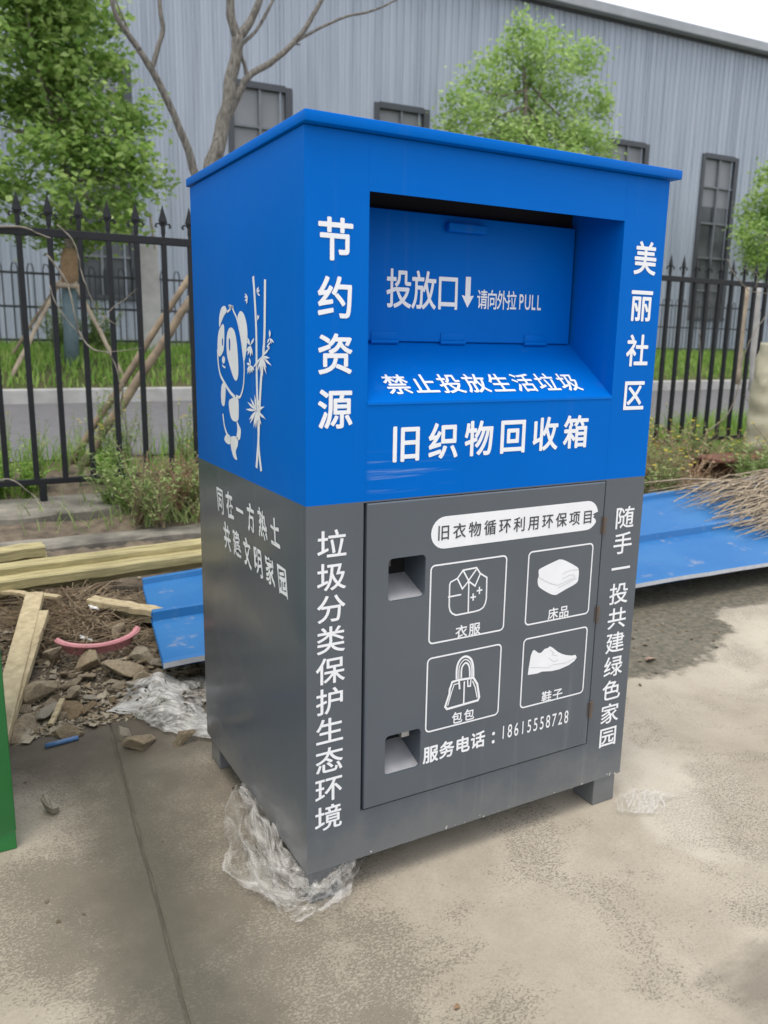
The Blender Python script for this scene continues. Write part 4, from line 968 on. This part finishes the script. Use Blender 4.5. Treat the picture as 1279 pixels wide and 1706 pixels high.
p = gz(104,1012,.15); br = chunk(p.x,p.y,heap(p.x,p.y)+.05,.04,'orange brown brick bit in the dry grass left of the basin',group=None); br.data = br.data.copy(); br.data.materials[0] = BRICK; br.name = 'brick_fragment'
p = gz(155,1005,.16); ws = chunk(p.x,p.y,heap(p.x,p.y)+.07,.042,'white rounded scrap lying on the dry grass mound',group=None,cat='scrap'); ws.data = ws.data.copy(); ws.data.materials[0] = WHITEP; ws.name = 'white_scrap'
p = gz(142,1055,.12); ws = chunk(p.x,p.y,heap(p.x,p.y)+.05,.035,'small white plastic cube piece inside the pink basin',group=None,cat='scrap'); ws.data = ws.data.copy(); ws.data.materials[0] = WHITEP; ws.name = 'white_scrap'
# crushed bits between the chunks: past counting
gb_ = MB(); g5 = random.Random(77)
for i in range(9500):
    px_, py_ = g5.uniform(-30,350), 1235-abs(g5.gauss(0,1))*120
    if py_ < 940: continue
    p = gz(px_,py_,.05)
    if p.y < 1.22 or (p.x < -.58 and p.y < 1.5) or p.y > 3.6: continue
    r_ = g5.uniform(.003,.009)*(2.2 if g5.random() < .12 else 1); z = (heap(p.x,p.y) if p.y > 1.42 else 0)+r_*.3
    V = [(p.x+g5.gauss(0,1)*r_,p.y+g5.gauss(0,1)*r_,z+g5.uniform(-.3,.8)*r_) for _ in range(5)]
    c_ = np.mean(V,0)
    gb_.add([V[0],V[1],V[2],V[3]],[(0,1,2),(0,3,1),(1,3,2),(2,3,0)], 0 if g5.random() < .6 else 1)
tag(gb_.build('rubble_grit', [RUBBLE, RUBBLE2]), 'crushed concrete bits and grit strewn over the rubble heap', 'grit', kind='stuff')
# pink basin, buried to its rim
bc = (gz(95,1065,.13)+gz(228,1045,.13))/2; bc.y -= .02; bx_r = (gz(228,1045,.13)-gz(95,1065,.13)).length/2
pb = MB(); P = []
for i in range(41):
    a = R(186+168*i/40); P.append((bc.x+bx_r*math.cos(a), bc.y+0.03+bx_r*.66*math.sin(a), 0.118+.008*math.cos(a*2)))
pb.tube(P, .011, 10)
for k9,(px9,py9,pz9) in enumerate(P[:-1]): pb.bar(P[k9], P[k9+1], .030, .006, .001)
for i in range(40):
    a, b = Vector(P[i]), Vector(P[i+1]); ctr = Vector((bc.x,bc.y+.05,0)); f_ = lambda p: (ctr.lerp(Vector((p.x,p.y,0)),.86).x, ctr.lerp(Vector((p.x,p.y,0)),.92).y, .07)
    pb.quad(tuple(a),f_(a),f_(b),tuple(b))
tag(pb.build('pink_basin', PINK, None, True, at=bc), 'pink plastic basin half buried in the dirt heap, only its rim showing', 'basin')
# dry grass mound
q = MB(); dg = random.Random(9)
for i in range(1500):
    px_, py_ = dg.gauss(125,55), dg.gauss(1012,26)
    if py_ > 1062: continue
    p = gz(px_,py_,.14)
    if p.y > 3.6 : continue
    p.z = heap(p.x,p.y)+dg.uniform(0,.07)*max(0,1-abs(px_-125)/120)
    a = dg.uniform(0,6.28); L = dg.uniform(.06,.26); e_ = p+Vector((math.cos(a)*L,math.sin(a)*L*.8,dg.uniform(-.02,.05)))
    mid = p.lerp(e_,.5)+Vector((0,0,dg.uniform(0,.03)))
    q.tube([p,mid,e_],[.0026,.0022,.001],3,cap=False)
tag(q.build('dry_grass_litter', STRAW), 'matted dry grass and roots over the dirt heap', 'dry grass', kind='stuff')
# timbers
GT = 'yellow timber battens by the kerb'
def batten(label, p, q_, w_, h_, mat=BAMB, group=GT, grooves=True):
    mb = MB(); p = Vector(p); q_ = Vector(q_); d = (q_-p); L = d.length; d.normalize(); s_ = d.cross(Vector((0,0,1))).normalized(); u_ = s_.cross(d)
    pr = [(-.5,-.5),(.5,-.5),(.5,.32),(.42,.5),(.20,.5),(.15,.38),(.05,.38),(0,.5),(-.42,.5),(-.5,.32)] if grooves else [(-.5,-.5),(.5,-.5),(.5,.44),(.44,.5),(-.44,.5),(-.5,.44)]
    n = len(pr); k2 = 16
    for i in range(k2+1):
        c = p+d*(L*i/k2)+u_*(.006*fb((i*.5,p.x,p.y)))
        for a,b in pr: mb.v.append(tuple(c+s_*(a*w_)+u_*(b*h_)))
    for i in range(k2):
        for j in range(n): mb.f.append((i*n+j,i*n+(j+1)%n,(i+1)*n+(j+1)%n,(i+1)*n+j)); mb.m.append(0)
    mb.f.append(tuple(range(n-1,-1,-1))); mb.f.append(tuple(range(k2*n,k2*n+n))); mb.m += [0,0]
    o = mb.build('timber_batten', mat, None, at=p); o2_ = tag(o, label, 'timber', group); return o
z1 = .20
batten('upper long yellow timber batten running along the kerb to the bin', gz(-130,968,z1+.035), gz(400,900,z1+.035), .10,.055)
batten('lower long yellow timber batten in front of the upper one', gz(-130,990,z1), gz(400,917,z1), .10,.05)
batten('front long pale batten lying under the two upper ones', gz(-130,1003,z1-.05), gz(370,930,z1-.05), .09,.045)
batten('short yellow timber end lying behind the long battens at the left edge', gz(-120,938,.20), gz(72,914,.20), .11,.06)
batten('second short timber under the left edge batten', gz(-120,948,.14), gz(78,930,.14), .12,.05)
batten('pale plank leaning from the dirt heap down beside the green bin', gz(-6,1235,.03), gz(58,992,.20), .075,.032, TIMB, None, False)
batten('second narrower leaning plank right of the first by the green bin', gz(12,1205,.03), gz(72,1022,.17), .045,.03, TIMB, None, False)
batten('short pale batten end sticking out under the blue sheet', gz(152,1000,.16), gz(300,1026,.15), .065,.03, TIMB, None, True)
batten('wide pale board end beneath the blue sheet left corner', gz(188,1018,.10), gz(300,1034,.12), .09,.03, TIMB, None, False)
batten('thin pale lath lying across the heap below the long battens', gz(-10,984,.17), gz(98,995,.17), .035,.015, TIMB, None, False)
batten('broken brown lath lying on the concrete before the heap', gz(84,1208,.02), gz(104,1165,.06), .018,.012, TIMB, None, False)
# small loose things on the concrete
a_ = gz(75,1243,.008); b2_ = gz(130,1229,.008)
q = MB(); q.tube([a_,a_.lerp(b2_,.5),b2_], .0085, 12); tag(q.build('blue_tube', STRAWB, None, True, at=a_), 'short blue plastic tube lying on the concrete before the rubble', 'plastic tube')
p = gz(82,1345,.02); o = chunk(p.x,p.y,.028,.042,'small pale rough stone alone on the concrete near the green bin',chunk_mesh(77,1,1),group=None,name='loose_stone',cat='stone'); o.data.materials.append(STONE); o.rotation_euler = (.2,.15,.9); o.scale = (.034,.036,.040); o.location.z = .024
for v_ in o.data.vertices: v_.co = Vector((v_.co.x*.9, v_.co.y*1.1, v_.co.z*1.5))*(1+.32*noise.noise(v_.co*2.6+Vector((4,2,1)))+.16*noise.noise(v_.co*6))
o.data.materials.clear(); o.data.materials.append(STONE)
p = gz(762,1676,.006); o = chunk(p.x,p.y,.006,.0085,'tiny orange brown pebble on the concrete at the bottom','' and None or chunk_mesh(78,.8,1.3),group=None,name='pebble',cat='pebble'); o.data.materials.append(PEB)
p = gz(1083,1098,.01); o = chunk(p.x,p.y,.012,.032,'pale pink brick bit on the dark soil right of the bin',chunk_mesh(79,.5,1.4),group=None,name='brick_fragment',cat='rubble'); o.data.materials.append(simple('pale_brick',(0.40,0.27,0.20),(0.28,0.18,0.13),20,.9))
gp_ = random.Random(4)
for i in range(46):
    px_,py_ = gp_.uniform(1050,1235), gp_.uniform(1030,1150)
    if py_ > 1150-(px_-1050)*.45: continue
    p = gz(px_,py_,0); s_ = gp_.uniform(.005,.013); chunk(p.x,p.y,s_*.4,s_,'tiny grit bit on the dark soil right of the bin',group='grit on the soil right of the bin',name='grit',cat='grit')
for (px_,py_) in ((78,1503),(97,1537),(140,1524),(272,1404),(388,1315),(43,1304)):
    p = gz(px_,py_,0); chunk(p.x,p.y,.003,.006,'tiny pale crumb on the concrete left of the bin',group='crumbs on the concrete left of the bin',name='grit',cat='grit')

# ------------------------------------------------------------------ plastic film
def crumple(P, sc, o=5):
    v = Vector(P)*sc; return 1-2*abs(noise.noise(v)) + .5*(1-2*abs(noise.noise(v*2.1+Vector((3,1,7))))) + .25*(1-2*abs(noise.noise(v*4.3)))
def with_pull(o, pull):
    a = o.data.attributes.new('pull','FLOAT_VECTOR','POINT'); a.data.foreach_set('vector', [c for p in pull for c in p]); return o
class Film:
    def __init__(s): s.mb = MB(); s.p = []
    def strip(s, path, wid, hgt, seed, nu=26, nv=90, floor=True):
        """a creased band of film along a path: wid = half width, hgt = how high its middle puffs up"""
        Q = spl([(p[0],p[1]) for p in path], 10); L = np.linspace(0,len(path)-1,len(Q))
        Z = np.interp(L, range(len(path)), [p[2] for p in path]); Wd = np.interp(L, range(len(path)), wid); Hg = np.interp(L, range(len(path)), hgt)
        n0 = len(s.mb.v); Q = np.array(Q)
        for t in np.linspace(0,len(Q)-1.001,nv):
            i = int(t); f_ = t-i; c = Q[i]*(1-f_)+Q[i+1]*f_; d = Q[i+1]-Q[i]; d = d/np.hypot(*d); n_ = np.array((d[1],-d[0]))
            z = np.interp(t,range(len(Q)),Z); w_ = np.interp(t,range(len(Q)),Wd); h_ = np.interp(t,range(len(Q)),Hg); w_ *= .78; u = t/(len(Q)-1)
            for j in range(nu+1):
                a = j/nu*2-1; e_ = .16*fb((u*6,seed,a*.4),1,4); ww = w_*(1+e_*3*abs(a)); k = a*ww+ .03*fb((u*5,a*2,seed+3),1,3)
                cr = crumple((a*1.4+seed, u*2.2, seed*.7), 2.6)
                zz = z + h_*(math.cos(a*1.45)**.8)*(.62+.42*cr) + .006*fb((u*30,a*9,seed))
                s.mb.v.append((c[0]+n_[0]*k, c[1]+n_[1]*k, max(.002+.0004*(seed%7), zz) if floor else zz)); s.p.append((a*.09+seed*.37, u*1.2, seed*.21))
        for i in range(nv-1):
            for j in range(nu): q = n0+i*(nu+1)+j; s.mb.f.append((q,q+nu+1,q+nu+2,q+1)); s.mb.m.append(0)
        return s
    def build(s, label, mat, at): return tag(with_pull(s.mb.build('plastic_film', mat, None, True, at=at), s.p), label, 'plastic film')
fl_ = Film()
A_ = [gz(399,1316,.075),gz(402,1378,.05),gz(425,1438,.02),gz(468,1490,.01),gz(520,1508,.01),gz(560,1478,.03),(0.155,.06,.05)]
fl_.strip(A_, [.022,.055,.075,.075,.055,.05,.03], [.02,.05,.05,.05,.045,.05,.03], 1)
fl_.strip([gz(402,1322,.08),gz(428,1375,.06),gz(460,1430,.04),gz(492,1466,.03),gz(530,1470,.02),(0.14,.03,.05)], [.02,.04,.05,.04,.045,.03], [.02,.045,.05,.04,.05,.04], 5, 20, 70)
fl_.strip([gz(408,1410,.01),gz(440,1462,.01),gz(490,1510,.005),gz(545,1505,.01),gz(574,1462,.03)], [.02,.045,.05,.05,.03], [.02,.035,.03,.05,.05], 11, 20, 70)
fl_.strip([gz(480,1440,.06),gz(500,1475,.03),gz(540,1490,.02),gz(568,1452,.05),(0.17,.09,.08)], [.02,.03,.03,.03,.02], [.02,.04,.05,.04,.02], 17, 14, 50)
fl_.build('crumpled clear plastic film trailing around the near foot of the bin', FILM, A_[2])
def film_heap(label, corners, nx_, ny_, hz, mat, sc, seed):
    mb = MB(); pull = []; a,b,c,d = [Vector(p) for p in corners]
    for i in range(nx_+1):
        for j in range(ny_+1):
            s_,t = i/nx_, j/ny_; p = a.lerp(b,s_).lerp(d.lerp(c,s_),t)
            rag = Vector((fb(p*4+Vector((seed,0,0)),1,4),fb(p*4+Vector((5,seed,0)),1,4),0))*.09; p += rag
            e_ = min(1,3.2*min(s_,1-s_))*min(1,3*min(t,1-t))
            rid = crumple((p.x*.55+p.y*.35, p.y*1.1, seed), sc); big = .5+.6*fb(p*5+Vector((0,seed,0)),1,3)
            p.z = heap(p.x,p.y)+.010+hz*(e_**.7)*max(.02,.40*big+.24*rid+.035*math.sin((p.x*1.2-p.y*.7)*38+5*fb(p*4))) ; mb.v.append(tuple(p)); pull.append((s_+.15*rag.x*9,t,seed))
    for i in range(nx_):
        for j in range(ny_):
            k2 = i*(ny_+1)+j
            if fb((i*.11,j*.11,seed),1,3) > .50: continue          # torn holes
            mb.f.append((k2,k2+ny_+1,k2+ny_+2,k2+1)); mb.m.append(0)
    return tag(with_pull(mb.build('plastic_film', mat, None, True, at=a), pull), label, 'plastic film')
film_heap('big crumpled milky plastic film heaped on the rubble left of the bin',[gz(186,1168,.05),gz(352,1205,.05),gz(362,1112,.05),gz(196,1118,.1)],150,110,.17,FILM2,3.4,2)
film_heap('small ragged film strip on the ground under the milky film heap',[gz(255,1222,.0),gz(352,1232,.0),gz(352,1190,.0),gz(262,1190,.0)],70,40,.08,FILM2,9,7)
film_heap('thin flattened scrap of clear film on the concrete right of the bin leg',[gz(1022,1352,0),gz(1108,1364,0),gz(1122,1340,0),gz(1040,1336,0)],60,36,.008,FILM,14,13)

# ------------------------------------------------------------------ plants
def blades(n, place, hmin, hmax, wd, seed, lean=.35):
    rr = random.Random(seed); mb = MB()
    for i in range(n):
        p = place(rr)
        if p is None: continue
        h = rr.uniform(hmin,hmax); a = rr.uniform(0,6.28); w_ = wd*rr.uniform(.6,1.3); sx, sy = math.cos(a)*w_, math.sin(a)*w_
        lx, ly = rr.gauss(0,lean)*h, rr.gauss(0,lean)*h
        n0 = len(mb.v); x,y,z = p
        mb.v += [(x-sx,y-sy,z),(x+sx,y+sy,z),(x+sx*.7+lx*.4,y+sy*.7+ly*.4,z+h*.6),(x-sx*.7+lx*.4,y-sy*.7+ly*.4,z+h*.6),(x+lx,y+ly,z+h)]
        mb.f += [(n0,n0+1,n0+2,n0+3),(n0+3,n0+2,n0+4)]; mb.m += [0,0]
    return mb
def pl_bank(rr):
    x = rr.uniform(-4,24); y = rr.uniform(13.25,16.5)
    if 4.5 < x < 10: return None
    return (x,y,bermz(y)+.0)
tag(blades(26000, pl_bank, .08,.26,.014, 1).build('bank_grass', GRASSM), 'green grass covering the bank beyond the road', 'grass', kind='stuff')
def pl_side(rr):
    x = rr.uniform(-3,11.5); y = 5.05+rr.random()**1.3*1.35
    if fb((x*1.3,y*1.3,4)) < -.12: return None
    return (x,y,.12+.1*(y-5))
tag(blades(16000, pl_side, .08,.34,.006, 2).build('roadside_grass', GRASSM), 'rough green grass between the fence and the road', 'grass', kind='stuff')
def pl_bed(rr):
    x = rr.uniform(-.3,9.5); y = rr.uniform(3.95,4.75)
    if x < .35 and rr.random() < .9: return None
    if fb((x*1.7,y*1.7,8)) < -.2: return None
    return (x,y,.07 if y < 4.36 else .14)
tag(blades(9000, pl_bed, .05,.22,.005, 3, .6).build('bed_grass', WEEDM), 'short mixed weeds carpeting the bed at the fence foot', 'weeds', kind='stuff')
def weed_mesh(name, seed, h, nst, leafy_, mat, spread=.35, ls=.05, flower=False, stemmat=None):
    rr = random.Random(seed); mb = MB()
    for s_ in range(nst):
        a = rr.uniform(0,6.28); ln_ = rr.uniform(.05,spread); hh = h*rr.uniform(.6,1.0); P = []
        for i in range(6):
            t = i/5; P.append(Vector((math.cos(a)*ln_*t**1.4*h+rr.gauss(0,.008), math.sin(a)*ln_*t**1.4*h+rr.gauss(0,.008), hh*t*(1-.15*ln_*t))))
        mb.tube(P, list(np.linspace(.0042,.0015,6)), 4, 1, cap=False)
        for i in range(leafy_):
            t = rr.uniform(.12,1); k2 = int(min(4,t*5)); p = P[k2].lerp(P[k2+1], t*5-k2); b = rr.uniform(0,6.28); L = ls*rr.uniform(.6,1.3)*(1.15-.5*t)
            d = Vector((math.cos(b),math.sin(b),rr.uniform(-.2,.7))).normalized(); sd_ = d.cross(Vector((0,0,1))).normalized()*L*.26; up = Vector((0,0,L*.08))
            mb.add([p,p+d*L*.5+sd_+up,p+d*L,p+d*L*.5-sd_+up],[(0,1,2),(0,2,3)],0)
        if flower and rr.random() < .7:
            c = P[-1]
            for i in range(6):
                b = i*1.047; q1 = Vector((math.cos(b),math.sin(b),.3))*.016; q2 = Vector((math.cos(b+1.047),math.sin(b+1.047),.3))*.016
                mb.add([c,c+q1,c+q2],[(0,1,2)],2)
    me = bpy.data.meshes.new(name); me.from_pydata([tuple(v) for v in mb.v],[],mb.f)
    for m_ in (mat, stemmat or mat, YELM): me.materials.append(m_)
    me.polygons.foreach_set('material_index', mb.m); me.update(); return me
WM = {'green':[weed_mesh('weed',i,.42,9,16,WEEDM,.55,.06) for i in range(3)], 'tall':[weed_mesh('weed',10+i,.75,6,18,WEEDM,.25,.055,True) for i in range(3)],
      'dry':[weed_mesh('weed',20+i,.5,12,7,DRYM,.7,.045) for i in range(3)], 'lush':[weed_mesh('weed',30+i,.4,12,20,GRASSM,.5,.07) for i in range(2)], 'straggly':[weed_mesh('weed',50+i,.5,10,9,WEEDM,.65,.04,False,STRAW) for i in range(3)], 'pale':[weed_mesh('weed',40+i,.55,12,14,WEEDM,.6,.05,True,STRAW) for i in range(3)]}
wr = random.Random(31)
def weed(kind, x, y, z, s_, label, group):
    o = bpy.data.objects.new('weed_plant', wr.choice(WM[kind])); COL.objects.link(o); o.location = (x,y,z); o.rotation_euler = (wr.gauss(0,.08),wr.gauss(0,.08),wr.uniform(0,6.28)); o.scale = (s_,s_,s_*wr.uniform(.85,1.2))
    return tag(o, label, 'weed', group)
for i in range(44): weed(wr.choice(('green','straggly','straggly','green','straggly')), wr.uniform(.35,1.6), wr.uniform(3.85,4.7), .08, wr.uniform(.6,1.2), 'straggly weed overhanging the kerb at the left fence foot', 'straggly weeds at the left fence foot')
for i in range(30): weed('dry', wr.uniform(.6,1.7), wr.uniform(4.0,4.9), .1, wr.uniform(.6,1.05), 'dry reddish brown weed at the left fence foot beside the bin', 'dry weeds at the left fence foot')
for i in range(34): weed('tall', wr.uniform(-.7,2.0), wr.uniform(5.05,6.2), .15, wr.uniform(.6,1.15), 'tall green weed with small yellow heads behind the left pickets', 'tall weeds behind the left fence')
for i in range(10): weed('lush', wr.uniform(-.6,.6), wr.uniform(5.05,5.7), .14, wr.uniform(.7,1.1), 'bright green bushy weed low behind the left pickets', 'bright weeds behind the left fence')
for i in range(70): weed(wr.choice(('pale','pale','green','pale','dry')), wr.uniform(4.4,8.8), wr.uniform(2.9,4.75), .06, wr.uniform(.7,1.35), 'tangled pale green and straw weed behind the blue sheet right of the bin', 'weeds right of the bin')
for i in range(14): weed('tall', wr.uniform(6.3,10.5), wr.uniform(5.1,6.0), .15, wr.uniform(.5,.8), 'tall green weed behind the right pickets', 'tall weeds behind the right fence')
for i in range(10): weed('green', wr.uniform(1.2,2.4), wr.uniform(14.7,15.2), bermz(15), wr.uniform(1.6,2.4), 'dark shrubby weed before the farther fence at the left', 'shrubs along the farther fence')
def pl_right(rr):
    x = rr.uniform(2.5,9.5); y = rr.uniform(2.5,3.9)
    if fb((x*1.2,y*1.2,14)) < -.05: return None
    return (x,y,.0)
sheet('right_soil', 1.0, 11, 80, [(2.0,0.003),(2.4,0.03),(3.0,0.06),(3.76,0.07)], SOIL, 0.02, 2.5)
tag(blades(5000, pl_right, .06,.25,.005, 6, .7).build('dry_ground_cover', DRYM), 'straw coloured ground cover behind the blue sheet', 'dry grass', kind='stuff')
